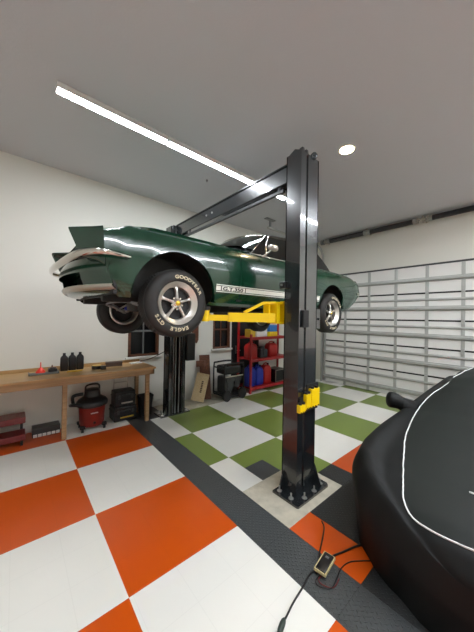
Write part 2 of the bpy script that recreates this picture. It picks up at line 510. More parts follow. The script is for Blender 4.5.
for y in (-.33+.09, -5.09-.09):
    bm = nb(); lathe(bm, [(.02, -.04), (.07, -.04), (.055, 0), (.07, .04), (.02, .04)], (xS, y, zS), 'y', 24); obj('cable_drum', bm, 'steel', t, 40)

# ---------------------------------------------------------------- ceiling lights
def led(x0, y, label):
    t = thing('led_light', label, 'ceiling light', (x0+.6, y, H), 'LED strip lights joined end to end on the ceiling')
    bm = nb(); box(bm, x0+.004, x0+1.196, y-.055, y+.055, H-.035, H-.001, bev=.003)
    for xx in (x0+.004, x0+1.188): box(bm, xx, xx+.008, y-.055, y+.055, H-.062, H-.03)
    for yy in (y-.055, y+.047): box(bm, x0+.012, x0+1.188, yy, yy+.008, H-.062, H-.03)
    box(bm, x0+.55, x0+.65, y+.055, y+.085, H-.02, H-.001)
    obj('housing', bm, 'white', t)
    bm = nb()
    prism(bm, [(y-.046, H-.036), (y-.046, H-.058), (y-.03, H-.064), (y+.03, H-.064), (y+.046, H-.058), (y+.046, H-.036)], 'x', x0+.012, x0+1.188)
    obj('diffuser', bm, 'led', t)
    return t
led(-1.23, -1.24, 'LED strip light nearest the camera end of the visible row')
led(-.02, -1.24, 'middle LED strip light of the row, above the front of the green car')
led(1.19, -1.24, 'LED strip light of the row partly crossed by the black lift crossbeam')
# extra unseen strips behind and right of the camera, added to brighten the room
for k, x in enumerate((-1.9, -.7, .5, 1.7, 2.9)):
    led(x, -4.75, 'LED strip light in the row over the covered car')
for x in (.5, 1.7, 2.9, 4.1): led(x, -6.9, 'LED strip light in the row at the front of the garage')
def downlight(x, y, label):
    t = thing('recessed_light', label, 'ceiling light', (x, y, H))
    bm = nb(); lathe(bm, [(.084, -.001), (.086, -.008), (.11, -.008), (.115, -.001)], (x, y, H), 'z', 32, closed=False); obj('trim_ring', bm, 'white', t, 40)
    bm = nb(); cyl(bm, (x, y, H-.002), (x, y, H-.010), .085, seg=32); obj('lamp_lens', bm, 'lamp', t)
downlight(1.93, -2.69, 'small warm round light in the ceiling right of the lift post')
downlight(1.86, -6.4, 'warm round ceiling light over the covered car bay')  # out-of-view lamp, added for more light on this side
bm = nb(); lathe(bm, [(.0, 0), (.02, 0), (.018, -.02), (.006, -.024), (.006, -.04), (0, -.04)], (.95, -.72, H), 'z', 16)
single('sprinkler_head', bm, 'steel', 'tiny metal sprinkler head on the ceiling beyond the LED strips', 'sprinkler', (.95, -.72, H-.002), smooth=40)

# ================================================================== CAR (raised on the lift)
ZL, YC, XA = 1.72, -1.36, -.34
def P(u, y, z): return Vector((XA+u, YC+y, ZL+z))
car = thing('classic_car', 'dark green vintage coupe with white side stripes raised high on the lift', 'car', (XA+1.4, YC, ZL-.0))
ARF, ARR = (0.0, .275, .415), (2.743, .27, .375)
ZT = [(-.66, .805), (-.54, .825), (-.42, .87), (-.2, .893), (.3, .89), (.8, .875), (1.5, .86), (2.1, .87), (2.47, .885), (2.85, .88), (3.34, .87), (3.55, .85), (3.7, .81)]
PW = [(-.66, .845), (-.5, .875), (-.2, .90), (1.0, .905), (2.4, .91), (3.0, .905), (3.5, .89), (3.7, .87)]
SW = [(.22, -.085), (.26, -.06), (.33, -.03), (.45, -.012), (.58, -.0), (.62, -.004), (.70, -.018), (.76, -.03), (.80, -.05), (.84, -.075), (.89, -.12)]
ROWZ = [.80, .77, .735, .70, .66, .62, .60, .56, .51, .45, .39, .33, .285, .245]
def arch_z(u):
    z = 0
    for uc, zc, R in (ARF, ARR):
        d = abs(u-uc)
        if d < R: z = max(z, zc+sqrt(R*R-d*d) if True else 0)
    return z
def usE(z): return interp(z, [(.22, 3.3), (.27, 3.38), (.40, 3.56), (.55, 3.72), (.72, 3.71), (.85, 3.65)])
def usS(z): return interp(z, [(.22, -.48), (.30, -.56), (.45, -.615), (.6, -.63), (.80, -.665), (.86, -.67)])
def warp(u, z):
    if u > 3.0: return 3.0+(u-3.0)/.7*(usE(z)-3.0)
    if u < -.44: return -.44+(u+.44)/.22*(-.44-usS(z)) if False else -.44-((-.44-u)/.22)*(-.44-usS(z))*-1*-1
    return u
def side_pt(u, z, s):
    hw = sinterp(u, PW)+interp(z, SW)
    # coke-bottle hip crease behind the door
    if 1.7 < u < 2.6 and z > .6: hw += .012*sin((u-1.7)/.9*pi)
    return P(warp(u, z), s*hw, z)
us = {-.66, -.62, -.57, -.52, -.47, -.44}
for uc, zc, R in (ARF, ARR):
    for i in range(0, 25): us.add(round(uc+R*.9999*cos(pi*i/24), 4))
for i in range(60): us.add(round(-.4+i*.07, 4))
us |= {3.55, 3.62, 3.7, .755, .762, 1.975, 1.982}
us = sorted(u for u in us if u <= 3.7)
uu = []
for u in us:
    if uu and u-uu[-1] < .006 : continue
    uu.append(u)
us = uu
bodyb, doorb = nb(), nb()
for s in (-1, 1):
    V = []
    for u in us:
        zt = sinterp(u, ZT); az = arch_z(u); n = len(ROWZ); col = []
        for k, z in enumerate(ROWZ):
            zz = zt-.035 - (.80-z)*(zt-.035-.245)/(.80-.245) if z > .6 else z
            if z <= .6 and False: pass
            zz = max(zz, az+.0012*(n-1-k))
            col.append((zz, side_pt(u, zz, s)))
        V.append(col)
    for i in range(len(us)-1):
        um = (us[i]+us[i+1])/2
        for k in range(len(ROWZ)-1):
            zm = (V[i][k][0]+V[i][k+1][0])/2
            indoor = .762 <= um <= 1.975 and k < len(ROWZ)-2
            gap = (abs(um-.758) < .004 or abs(um-1.978) < .004) and k < len(ROWZ)-2
            if gap: continue
            tgt = doorb if (indoor and s == -1) or (indoor and s == 1) else bodyb
            pts = [V[i][k][1], V[i+1][k][1], V[i+1][k+1][1], V[i][k+1][1]]
            tgt.faces.new([tgt.verts.new(p) for p in pts])
            if s == 1: pass
# top deck: crest, hood/deck to the centre
def crown(u): return interp(u, [(-.66, .0), (-.2, .015), (.7, .035), (.9, .02), (2.6, .01), (3.2, .02), (3.7, .0)])
rows = []
for u in us:
    zt = sinterp(u, ZT); hw = sinterp(u, PW)
    r = []
    z0 = zt-.035
    for s in (-1, 1):
        seq = [(hw+interp(z0, SW), z0), (hw-.075, zt-.012), (hw-.11, zt), (hw-.15, zt-.004), (hw-.22, zt-.012), (.45, zt-.012+crown(u)*.7), (.2, zt-.012+crown(u)*.95)]
        q = [P(warp(u, z) if True else u, s*y, z) for y, z in seq]
        if s == -1: r += q+[P(warp(u, zt), 0, zt-.012+crown(u))]
        else: r += q[::-1]
    rows.append(r)
quadgrid(bodyb, rows)
# tail panel and rear lower valance
rows = []
for z in (.81, .77, .72, .62, .55, .47, .40, .33, .27):
    u = usE(z)
    rows.append([P(u+(.02 if abs(t) < .8 else 0), t*(sinterp(3.7, PW)+interp(z, SW)), z) for t in (-1, -.9, -.5, 0, .5, .9, 1)])
quadgrid(bodyb, rows)
bmesh.ops.remove_doubles(bodyb, verts=bodyb.verts, dist=.0008)
bmesh.ops.remove_doubles(doorb, verts=doorb.verts, dist=.0008)
# rocker turn-under, and rolled wheel arch lips
for s in (-1, 1):
    rows = [[side_pt(u, .246, s) for u in us if .36 < u < 2.4], [P(u, s*.80, .215) for u in us if .36 < u < 2.4], [P(u, s*.72, .225) for u in us if .36 < u < 2.4]]
    quadgrid(bodyb, rows)
    for uc, zc, R in (ARF, ARR):
        r0, r1 = [], []
        for i in range(33):
            a = pi*i/32-.06+.12*(i/32)*0; u = uc+R*cos(a); z = max(zc+R*sin(a), .246)
            p = side_pt(u, z, s); r0.append(p+Vector((0, s*.002, 0))); r1.append(Vector((p.x-.0, p.y-s*.03, p.z+.004)))
        quadgrid(bodyb, [r0, r1])
bmesh.ops.recalc_face_normals(bodyb, faces=bodyb.faces)
body = obj('body', bodyb, 'green', car, 32)
# doors as separate parts, slightly proud
dv = nb()
for s, nm in ((-1, 'door'), (1, 'door')):
    b2 = doorb.copy()
    kill = [f for f in b2.faces if (f.calc_center_median().y-YC)*s < 0]
    bmesh.ops.delete(b2, geom=kill, context='FACES')
    for v in b2.verts: v.co.y += s*.0025
    dr = obj(nm, b2, 'green', car, 32)
    hb = nb(); q = P(1.80, s*.915, .66)
    tube(hb, [q+Vector((-.07, 0, 0)), q+Vector((-.06, s*.022, 0)), q+Vector((.06, s*.022, 0)), q+Vector((.07, 0, 0))], .009); obj('door_handle', hb, 'chrome', dr, 40)
doorb.free(); dv.free()
# cowl splash behind the gaps, wheel wells and floor pan
bm = nb()
def ubox(bm, u0, u1, y0, y1, z0, z1, **k):
    a, b = P(u0, y0, z0), P(u1, y1, z1); return box(bm, a.x, b.x, a.y, b.y, a.z, b.z, **k)
for uc, zc, R in (ARF, ARR):
    for s in (-1, 1):
        rr = R+.004; r0 = []; r1 = []; r2 = []
        for i in range(25):
            a = pi*i/24; u, z = uc+rr*cos(a), max(zc+rr*sin(a), .24)
            r0.append(P(u, s*.875, z)); r1.append(P(u, s*.52, z)); r2.append(P(uc+.0*cos(a), s*.52, zc))
        quadgrid(bm, [r0, r1, r2])
ubox(bm, .42, 2.36, -.79, .79, .23, .27)
ubox(bm, 3.12, 3.34, -.70, .70, .27, .31)
ubox(bm, -.5, .42, -.5, .5, .30, .34)
ubox(bm, .72, .80, -.86, .86, .27, .78); ubox(bm, 1.94, 2.02, -.86, .86, .27, .80)
for s in (-1, 1):
    ubox(bm, .40, .9, s*.42, s*.52, .15, .24, bev=.01); ubox(bm, -.55, .45, s*.38, s*.46, .22, .32, bev=.01)
    ubox(bm, 1.9, 3.2, s*.5, s*.58, .20, .27, bev=.01)
ubox(bm, 2.3, 3.1, -.5, .5, .30, .36)
floorpan = obj('floor_pan', bm, 'under', car)
bm = nb()   # engine sump, gearbox, exhaust
ubox(bm, -.15, .45, -.15, .15, .14, .32, bev=.03); ubox(bm, .45, 1.1, -.13, .13, .2, .3, bev=.03)
cyl(bm, P(1.1, 0, .24), P(2.6, 0, .24), .035)
lathe(bm, [(0, -.16), (.08, -.14), (.14, 0), (.08, .14), (0, .16)], P(2.743, 0, .24), 'y', 20)
cyl(bm, P(2.743, -.62, .24), P(2.743, .62, .24), .04)
for s in (-1, 1):
    tube(bm, smooth_path([P(.1, s*.25, .2), P(.6, s*.3, .18), P(1.6, s*.32, .19), P(2.2, s*.4, .2)]), .026)
    cyl(bm, P(1.3, s*.33, .18), P(1.8, s*.33, .18), .06)
    tube(bm, smooth_path([P(2.9, s*.42, .28), P(3.3, s*.45, .25), P(3.66, s*.45, .24)]), .028)
obj('drivetrain', bm, 'under', car, 40)
bm = nb()
for s in (-1, 1):
    beam(bm, P(.04, s*.35, .24), P(.0, s*.64, .14), .05, .03); beam(bm, P(-.25, s*.38, .22), P(-.02, s*.62, .13), .04, .03)
    tube(bm, [P(-.14, s*.15, .22), P(-.12, s*.62, .16)], .012)
tube(bm, smooth_path([P(-.02, -.6, .16), P(-.28, -.48, .22), P(-.32, 0, .24), P(-.28, .48, .22), P(-.02, .6, .16)]), .012)
obj('front_suspension', bm, 'steel', car, 40)
for s in (-1, 1):
    bm = nb(); cyl(bm, P(-.03, s*.52, .17), P(.05, s*.42, .48), .03)
    obj('shock_absorber', bm, 'blue', car, 40)
# nose: grille surround
bm = nb()
def ringpts(u_t, u_b, hw, zb, zt, r=.03, rec=0):
    pts = []
    yz = []
    for (cy, cz, a0) in ((hw-r, zt-r, 0), (-(hw-r), zt-r, pi/2), (-(hw-r), zb+r, pi), (hw-r, zb+r, 3*pi/2)):
        for k in range(5):
            a = a0+pi/2*k/4; yz.append((cy+r*cos(a), cz+r*sin(a)))
        if a0 in (0, pi):
            for q in range(1, 16): yz.append((cy+(-2*cy)*q/16, zt if a0 == 0 else zb))
    for y, z in yz:
        t = (z-zb)/(zt-zb); pts.append(P(u_b+(u_t-u_b)*t + rec*min(1, max(0, 1-abs(y)/hw)*3.2), y, z))
    return pts+[pts[0]]
R1 = ringpts(-.645, -.625, .842, .50, .806)
R2 = ringpts(-.70, -.665, .785, .535, .802)
R3 = ringpts(-.86, -.76, .62, .575, .805, rec=.17)
R4 = ringpts(-.845, -.75, .595, .595, .785, rec=.17)
R5 = ringpts(-.60, -.60, .57, .60, .775)
quadgrid(bm, [R1, R2, R3, R4, R5])
obj('grille_surround', bm, 'green', car, 40)
bm = nb()
ubox(bm, -.61, -.595, -.58, .58, .59, .785)
for z in [.61+.02*i for i in range(9)]: ubox(bm, -.622, -.61, -.40, .40, z, z+.006)
for y in [-.4+.1*i for i in range(9)]: ubox(bm, -.622, -.61, y, y+.006, .60, .775)
obj('grille', bm, 'dark', car)
bm = nb(); ubox(bm, -.56, -.53, -.83, .83, .27, .775); obj('front_bulkhead', bm, 'dark', car)
for s in (-1, 1):
    hl = nb(); c = P(-.62, s*.485, .685)
    lathe(hl, [(.0, -.045), (.05, -.04), (.08, -.015), (.088, 0)], c, 'x', 28)
    h = obj('headlight', hl, 'glass', car, 50)
    hl = nb(); lathe(hl, [(.088, 0), (.10, -.012), (.105, 0), (.10, .01)], c, 'x', 28); lathe(hl, [(0, .0), (.085, .003)], c, 'x', 28); obj('headlight_rim', hl, 'chrome', h, 40)
    # fender leading edge return
    e = nb(); r0 = []; r1 = []; r2 = []
    for z in (.27, .33, .40, .45, .5, .55, .6, .65, .70, .74, .765):
        p = side_pt(-.66, z, s); r0.append(p); r1.append(p+Vector((.004, -s*.022, 0))); r2.append(p+Vector((.10, -s*.03, 0)))
    quadgrid(e, [r0, r1, r2])
    obj('fender_edge', e, 'green', car, 60)
# bumpers
def blade(bm, path, hts, thick):
    """vertical-face blade along path; cross-section bowed outwards"""
    pts = [Vector(p) for p in path]; R = []
    for i, p in enumerate(pts):
        d = (pts[min(i+1, len(pts)-1)]-pts[max(i-1, 0)]).normalized(); n = Vector((d.y, -d.x, 0))
        h = hts[i]; R.append([p+n*a*thick+Vector((0, 0, b*h)) for a, b in ((0, -.5), (.6, -.46), (1, -.2), (1.05, .15), (.75, .4), (.2, .5), (-.15, .42), (-.1, -.42), (0, -.5))])
    V, F = quadgrid(bm, R)
    bm.faces.new(V[0][:-1]); bm.faces.new(V[-1][:-1])
cp = [(-.46, -.905, .565), (-.60, -.915, .575), (-.70, -.88, .578), (-.77, -.78, .572), (-.82, -.6, .56), (-.87, -.25, .535), (-.885, 0, .53)]
cp = cp+[(u, -y, z) for u, y, z in cp[::-1][1:]]
sp = smooth_path([P(*c) for c in cp], 6)
hh = [.028+.036*min(1, i/22, (len(sp)-1-i)/22) for i in range(len(sp))]
bm = nb(); blade(bm, sp[::-1], hh, .028); obj('front_bumper', bm, 'chrome', car, 45)
cpr = [(3.60, -.855, .56), (3.68, -.85, .56), (3.735, -.79, .56), (3.76, -.5, .56), (3.77, 0, .56)]
cpr = cpr+[(u, -y, z) for u, y, z in cpr[::-1][1:]]
sp = smooth_path([P(*c) for c in cpr], 6)
hh = [.045+.045*min(1, i/10, (len(sp)-1-i)/10) for i in range(len(sp))]
bm = nb(); blade(bm, sp, hh, .035); obj('rear_bumper', bm, 'chrome', car, 45)
# front valance with intake, rolled under at the bottom
bm = nb()
def vcol(t):      # t -1..1 across; returns plan position of the valance face
    y = t*.845; return -.60-.23*(1-abs(t)**2.2), y
def vrow(z, du, k=1.0, ts=None): return [P(vcol(t)[0]+du, vcol(t)[1]*k, z) for t in (ts or [-1+2*i/28 for i in range(29)])]
quadgrid(bm, [vrow(.575, .03), vrow(.53, .01), vrow(.49, .0), vrow(.455, .0)])
for s in (-1, 1):
    ts = [s*(1-.38*i/6) for i in range(7)]
    quadgrid(bm, [vrow(.455, 0, 1, ts), vrow(.40, .012, 1, ts), vrow(.34, .035, 1, ts)])
quadgrid(bm, [vrow(.345, .035), vrow(.31, .055, .99), vrow(.285, .10, .97), vrow(.275, .17, .94), vrow(.28, .24, .9)])
obj('front_valance', bm, 'green', car, 60)
bm = nb(); quadgrid(bm, [vrow(.350, .03), vrow(.335, .025), vrow(.312, .045), vrow(.300, .06)]); obj('valance_lip', bm, 'satin', car, 60)  # floor reflection on the green valance, put in as a pale metal strip
# taillights
for s in (-1, 1):
    for k in range(3):
        bm = nb(); ubox(bm, 3.685, 3.715, s*(.52+.08*k), s*(.58+.08*k), .60, .74, bev=.006); obj('tail_light', bm, 'red', car)
# windscreen, roof, side windows
def wline(t, top):   # t -1..1 across
    if top: return P(1.475-.16*(1-t*t), t*.575, 1.235+.045*(1-t*t))
    return P(1.02-.27*(1-t*t), t*.765, .875+.025*(1-t*t))
N = 12
bm = nb(); rows = []
for k in range(9):
    f = k/8; rows.append([wline(-1+2*i/N, 0).lerp(wline(-1+2*i/N, 1), f)+Vector((-.02*sin(pi*f), 0, .012*sin(pi*f))) for i in range(N+1)])
quadgrid(bm, rows); obj('windscreen', bm, 'glass', car, 60)
bm = nb()
loop = [wline(-1+2*i/N, 0) for i in range(N+1)]+[wline(1, 0).lerp(wline(1, 1), f) for f in (.33, .66)]+[wline(1-2*i/N, 1) for i in range(N+1)]+[wline(-1, 1).lerp(wline(-1, 0), f) for f in (.33, .66)]
tube(bm, loop, .011, seg=8, closed=True)
obj('windscreen_frame', bm, 'chrome', car, 60)
# soft top
bm = nb(); rows = []
RT = [(1.46, 1.245, .575), (1.6, 1.27, .585), (1.9, 1.29, .59), (2.3, 1.285, .59), (2.55, 1.265, .585), (2.75, 1.20, .59), (2.9, 1.11, .60), (3.02, .99, .63), (3.1, .87, .66)]
for u, z, hw in RT:
    rows.append([P(u-.10*(1-t*t)*(1 if u < 1.6 else .3), t*hw, z+.045*(1-t*t)*(1 if u < 2.9 else .3)) for t in [-1+2*i/10 for i in range(11)]])
quadgrid(bm, rows)
for s in (-1, 1):    # rail and rear quarters
    rows = []
    for u, z, hw in RT:
        zb = z-.05 if u < 2.15 else max(.85, min(z-.05, .85+(2.45-u)*1.2)) if u < 2.5 else .85
        hb = hw+(.03 if u < 2.15 else .03+.14*min(1, (z-zb)/.4))
        rows.append([P(u, s*(hw+(hb-hw)*f), z+(min(zb, z)-z)*f) for f in (0, .33, .66, 1)])
    quadgrid(bm, rows)
bmesh.ops.remove_doubles(bm, verts=bm.verts, dist=.001)
obj('soft_top', bm, 'softtop', car, 50)
for s in (-1, 1):
    bm = nb()
    quadgrid(bm, [[P(1.02, s*.785, .865), P(1.5, s*.785, .865), P(2.0, s*.785, .865), P(2.42, s*.785, .87)], [P(1.25, s*.70, 1.06), P(1.6, s*.70, 1.06), P(2.0, s*.70, 1.06), P(2.34, s*.70, 1.06)], [P(1.49, s*.61, 1.215), P(1.75, s*.615, 1.225), P(2.0, s*.615, 1.235), P(2.2, s*.615, 1.235)]])
    obj('side_window', bm, 'tint', car, 60)
    bm = nb(); tube(bm, [P(1.27, s*.79, .865), P(1.36, s*.70, 1.06), P(1.50, s*.612, 1.225)], .009); obj('vent_window_bar', bm, 'chrome', car, 60)
    bm = nb(); tube(bm, [P(u, s*.792, .872) for u in (.98, 1.5, 2.0, 2.45)], .008); obj('belt_moulding', bm, 'chrome', car, 60)
# interior
bm = nb()
for s in (-1, 1):
    ubox(bm, 1.55, 2.0, s*.15, s*.62, .50, .78, bev=.04); ubox(bm, 1.95, 2.1, s*.15, s*.62, .7, 1.08, bev=.04)
ubox(bm, 1.0, 1.15, -.72, .72, .80, .93, bev=.03)
lathe(bm, [(.17, -.01), (.185, 0), (.17, .01), (.16, 0)], P(1.32, -.36, .97), 'x', 24, closed=True)
obj('interior', bm, 'dark', car, 50)
# mirror
bm = nb(); c = P(1.22, -.955, .945)
tube(bm, [P(1.12, -.87, .835), P(1.15, -.91, .87), P(1.2, -.94, .92)], .011)
lathe(bm, [(0, -.09), (.022, -.08), (.036, -.04), (.043, .01), (.045, .045), (.04, .05), (0, .05)], c, 'x', 20)
obj('wing_mirror', bm, 'mirrorcap', car, 50)
# stripes with lettering
def stripe_strip(bm, u0, u1, z0, z1, s, sl=.0, off=.006):
    n = 24; rows = []
    for z in (z1, (z0+z1)/2, z0):
        rows.append([side_pt(u0+(u1-u0)*i/n + (z-z0)*sl, z, s)+Vector((0, s*off, 0)) for i in range(n+1)])
    quadgrid(bm, rows)
for s in (-1, 1):
    bm = nb()
    stripe_strip(bm, .425, 2.345, .428, .437, s)
    stripe_strip(bm, .425, 2.345, .374, .421, s)
    stripe_strip(bm, .425, 2.345, .358, .366, s)
    st = obj('side_stripe', bm, 'stripe', car)
    bm = nb()
    def fn(c, s=s):
        u = .655+(c.x if s == -1 else -c.x)*1.75; z = .3785+c.y*1.02
        return side_pt(u, z, s)+Vector((0, s*(.008+c.z), 0))
    put_text(bm, 'G.T.350', .050, fn)
    obj('side_lettering', bm, 'dark', car)
    for q in (.485, .825):
        bm = nb(); stripe_strip(bm, q, q+.012, .374, .421, s, off=.008); obj('stripe_bar', bm, 'dark', car)

# wheels -------------------------------------------------------------
def wheel(u, z, s, letters=True):
    yo = s*.885     # outer face
    c = P(u, yo, z); ax = s
    w = nb()
    # rim barrel + polished lip (h measured outwards)
    lathe(w, [(.180, -.02), (.196, .0), (.202, .005), (.204, -.004), (.196, -.02), (.196, -.19), (.18, -.2), (.155, -.16), (.152, -.075), (.156, -.035), (.162, -.03)], c, 'y', 48, sgn=ax, closed=True)
    W = obj('wheel', w, 'wheelmetal', car, 35)
    t = nb()
    prof = [(.201, -.006), (.212, .008), (.24, .016), (.275, .010), (.298, -.004), (.312, -.022), (.318, -.05), (.319, -.1), (.318, -.15), (.312, -.178), (.298, -.196), (.275, -.21), (.24, -.216), (.212, -.206), (.198, -.19)]
    lathe(t, prof, c, 'y', 72, sgn=ax, closed=True)
    for rr in (.045, .1-.0, .155):   # tread grooves as thin dark rings are cut by geometry
        pass
    T_ = obj('tire', t, 'rubber', W, 35)
    tr = nb()
    for k in range(72):
        a = 2*pi*k/72
        for y0, y1, da in ((-.032, -.062, .0), (-.07, -.098, .04), (-.104, -.132, 0), (-.14, -.168, .04)):
            aa = a+da; q = [(.3175, aa-.033), (.3225, aa-.031), (.3225, aa+.031), (.3175, aa+.033)]
            A = [tr.verts.new(c+Vector((r*cos(b), ax*y0, r*sin(b)))) for r, b in q]; B = [tr.verts.new(c+Vector((r*cos(b), ax*y1, r*sin(b)))) for r, b in q]
            for i in range(4): tr.faces.new((A[i], A[(i+1) % 4], B[(i+1) % 4], B[i]))
            tr.faces.new(A); tr.faces.new(B)
    o = obj('tread', tr, 'rubber', W)
    d = nb(); cyl(d, c+Vector((0, ax*-.075, 0)), c+Vector((0, ax*-.085, 0)), .153, seg=40); obj('brake_backing', d, 'dark', W)
    for k in range(5):
        sp_ = nb(); a = pi/2+2*pi*k/5
        e = Vector((cos(a), 0, sin(a))); f = Vector((-sin(a), 0, cos(a)))
        rows = []
        for r, wd, h in ((.035, .018, -.028), (.07, .012, -.03), (.11, .012, -.036), (.135, .015, -.044), (.158, .026, -.048)):
            rows.append([c+e*r+f*wd*x+Vector((0, ax*(h+dz), 0)) for x, dz in ((-1, -.02), (-.8, 0), (0, .006), (.8, 0), (1, -.02))])
        quadgrid(sp_, rows); obj('spoke', sp_, 'wheelmetal', W, 45)
    h = nb(); lathe(h, [(.0, -.01), (.026, -.012), (.034, -.02), (.05, -.03), (.052, -.07)], c, 'y', 28, sgn=ax)
    for k in range(5):
        a = pi/2+2*pi*(k+.5)/5; q = c+Vector((.056*cos(a), 0, .056*sin(a)))
        cyl(h, q+Vector((0, ax*-.065, 0)), q+Vector((0, ax*-.03, 0)), .009, seg=8)
    obj('hub', h, 'chrome', W, 40)
    g = nb(); lathe(g, [(0, -.004), (.018, -.006), (.025, -.012), (.027, -.02)], c, 'y', 24, sgn=ax); obj('center_cap', g, 'gold', W, 40)
    # lettering on the sidewall
    def arc(sx, mid_deg, size, rad, inward):
        adv = {'G': .82, 'O': .85, 'D': .80, 'Y': .72, 'E': .70, 'A': .76, 'R': .78, 'L': .66, 'S': .72, 'T': .70, ' ': .5}
        tot = sum(adv[c_] for c_ in sx)*size*1.22; pos = -tot/2
        for ch in sx:
            wd = adv[ch]*size*1.22
            if ch != ' ':
                m = pos+wd/2
                def fn(q0, m=m):
                    q = Vector((q0.x*1.25, q0.y, q0.z))
                    # outer tangential x, radial y ; viewed from outside
                    ang0 = radians(mid_deg)
                    if not inward: ang = ang0-(m+q.x)/rad; r = rad+q.y-size*.35
                    else: ang = ang0+(m+q.x)/rad; r = rad-q.y+size*.35
                    xx, zz = r*cos(ang), r*sin(ang)
                    if ax == 1: xx = -xx
                    bul = interp(r, [(.205, .008), (.24, .016), (.275, .010), (.298, -.004)])
                    return c+Vector((xx, ax*(bul+.0015+q.z), zz))
                put_text(L, ch, size, fn, .0008)
            pos += wd
    for word, deg, size in (('GOODYEAR', 62, .045), ('EAGLE', -88, .045), ('GTS', -141, .045)):
        L = nb(); arc(word, deg, size, .247, False)
        obj('tire_lettering', L, 'cream', W)
wheel(0, .215, -1); wheel(2.743, .19, -1); wheel(0, .16, 1); wheel(2.743, .13, 1)

# ================================================================== TWO-POST LIFT
lift = thing('two_post_lift', 'black two-post car lift with overhead crossbeam and yellow arms holding the green car', 'car lift', (.88, -1.36, 0))
HP = 3.55
def post(yo, yi, x0, x1, name='column', HP=HP):
    """C channel: yo outer wall, yi open side; lips turn in"""
    bm = nb(); s = 1 if yi > yo else -1; t = .012
    box(bm, x0, x1, yo, yo+s*t, 0.02, HP)
    box(bm, x0, x0+t, yo, yi, 0.02, HP); box(bm, x1-t, x1, yo, yi, 0.02, HP)
    box(bm, x0, x0+.07, yi-s*t, yi, 0.02, HP); box(bm, x1-.07, x1, yi-s*t, yi, .02, HP)
    box(bm, x0+.05, x0+.062, yi-s*.06, yi, .02, HP); box(bm, x1-.062, x1-.05, yi-s*.06, yi, .02, HP)
    # outside stiffening flute on the outer wall
    xm = x0+(x1-x0)*.36
    box(bm, xm-.008, xm+.008, yo-s*.012, yo, .02, HP-.02)
    box(bm, x0-.006, x0+.004, yo-s*.006, yo+s*.01, .02, HP)
    return obj(name, bm, 'lift', lift)
X0, X1 = .70, 1.02
post(-2.84, -2.65, X0, X1); post(.12, -.07, .63, .97, HP=3.46)
def base(yo, s, x0=X0-.13, x1=X1+.11):
    bm = nb(); xl, xr = x0+.13, x1-.11
    ya, yb = yo-s*.12, yo+s*.20
    prism(bm, [(x0, yb), (x1, yb), (x1, ya+s*.03), (x1-.03, ya), (x0+.015, ya), (x0, ya+s*.015)], 'z', .0, .022)
    bp_ = obj('base_plate', bm, 'lift', lift)
    for x, y in ((x0+.05, yb-s*.05), (x0+.05, ya+s*.12), (x0+.16, ya+s*.04), (x0+.33, ya+s*.04), (x1-.07, ya+s*.07), (x1-.05, yb-s*.05)):
        bm = nb(); cyl(bm, (x, y, .022), (x, y, .034), .018, seg=6); cyl(bm, (x, y, .03), (x, y, .075), .008, seg=10); cyl(bm, (x, y, .022), (x, y, .026), .026, seg=20)
        obj('anchor_bolt', bm, 'bolt', bp_)
    bm = nb()
    prism(bm, [(xr, .022), (xr+.10, .022), (xr+.03, .19), (xr, .24)], 'y', yo, yo+s*.014)
    prism(bm, [(xl-.085, .022), (xl, .022), (xl, .20), (xl-.03, .17)], 'y', yo+s*.15, yo+s*.164)
    prism(bm, [(yo, .022), (yo-s*.09, .022), (yo-s*.03, .16), (yo, .19)], 'x', xr-.014, xr)
    split_obj('gusset', bm, 'lift', lift)
base(-2.84, 1); base(.12, -1, .50, 1.08)
# crossbeam
bm = nb()
bx0, bx1 = .74, .88
box(bm, bx0, bx1, -2.645, -.075, 3.30, 3.48, bev=.004)
box(bm, bx0-.015, bx1+.02, -2.645, -.075, 3.48, 3.495)
obj('crossbeam', bm, 'lift', lift)
bm = nb(); box(bm, bx0+.03, bx0+.07, -2.55, -.2, 3.235, 3.265); box(bm, bx0+.03, bx0+.045, -2.5, -2.47, 3.25, 3.305); box(bm, bx0+.03, bx0+.045, -.5, -.47, 3.25, 3.305)
obj('shutoff_bar', bm, 'lgrey', lift)
for y in (-1.05, -1.2):
    bm = nb(); cyl(bm, (bx0, y, 3.39), (bx0-.012, y, 3.39), .014, seg=12); obj('beam_bolt', bm, 'bolt', lift, 40)
bm = nb()
for x in (.76, .86, .97):
    prism(bm, [(-2.80, HP-.02), (-2.62, HP-.02), (-2.64, HP+.05), (-2.71, HP+.085), (-2.78, HP+.05)], 'x', x, x+.014)
lathe(bm, [(.012, -.01), (.042, -.01), (.042, .01), (.012, .01)], (.93, -2.832, HP+.02), 'x', 24, closed=True)
for x in (.735, .80): prism(bm, [(-2.84, HP-.02), (-2.78, HP-.02), (-2.79, HP+.045), (-2.83, HP+.045)], 'x', x, x+.03)
lathe(bm, [(.02, -.04), (.055, -.03), (.045, 0), (.055, .03), (.02, .04)], (.80, 0.02, 3.47), 'x', 20)
box(bm, .66, .95, -.09, .12, 3.462, 3.474)
split_obj('pulley_plate', bm, 'lift', lift, 40)
# cables and hoses in the channels
bm = nb()
for x in (.75, .87): cyl(bm, (x, -.02, .03), (x, -.02, HP-.05), .006, seg=8)
split_obj('lift_cable', bm, 'steel', lift, 40)
for x in (.775, .845):
    bm = nb(); box(bm, x-.008, x+.008, -.065, -.055, .03, 3.3); obj('guide_strip', bm, 'grey', lift)
bm = nb(); box(bm, .972, 1.15, -.12, -.01, .98, 1.50, bev=.01); obj('power_unit', bm, 'bblack', lift)
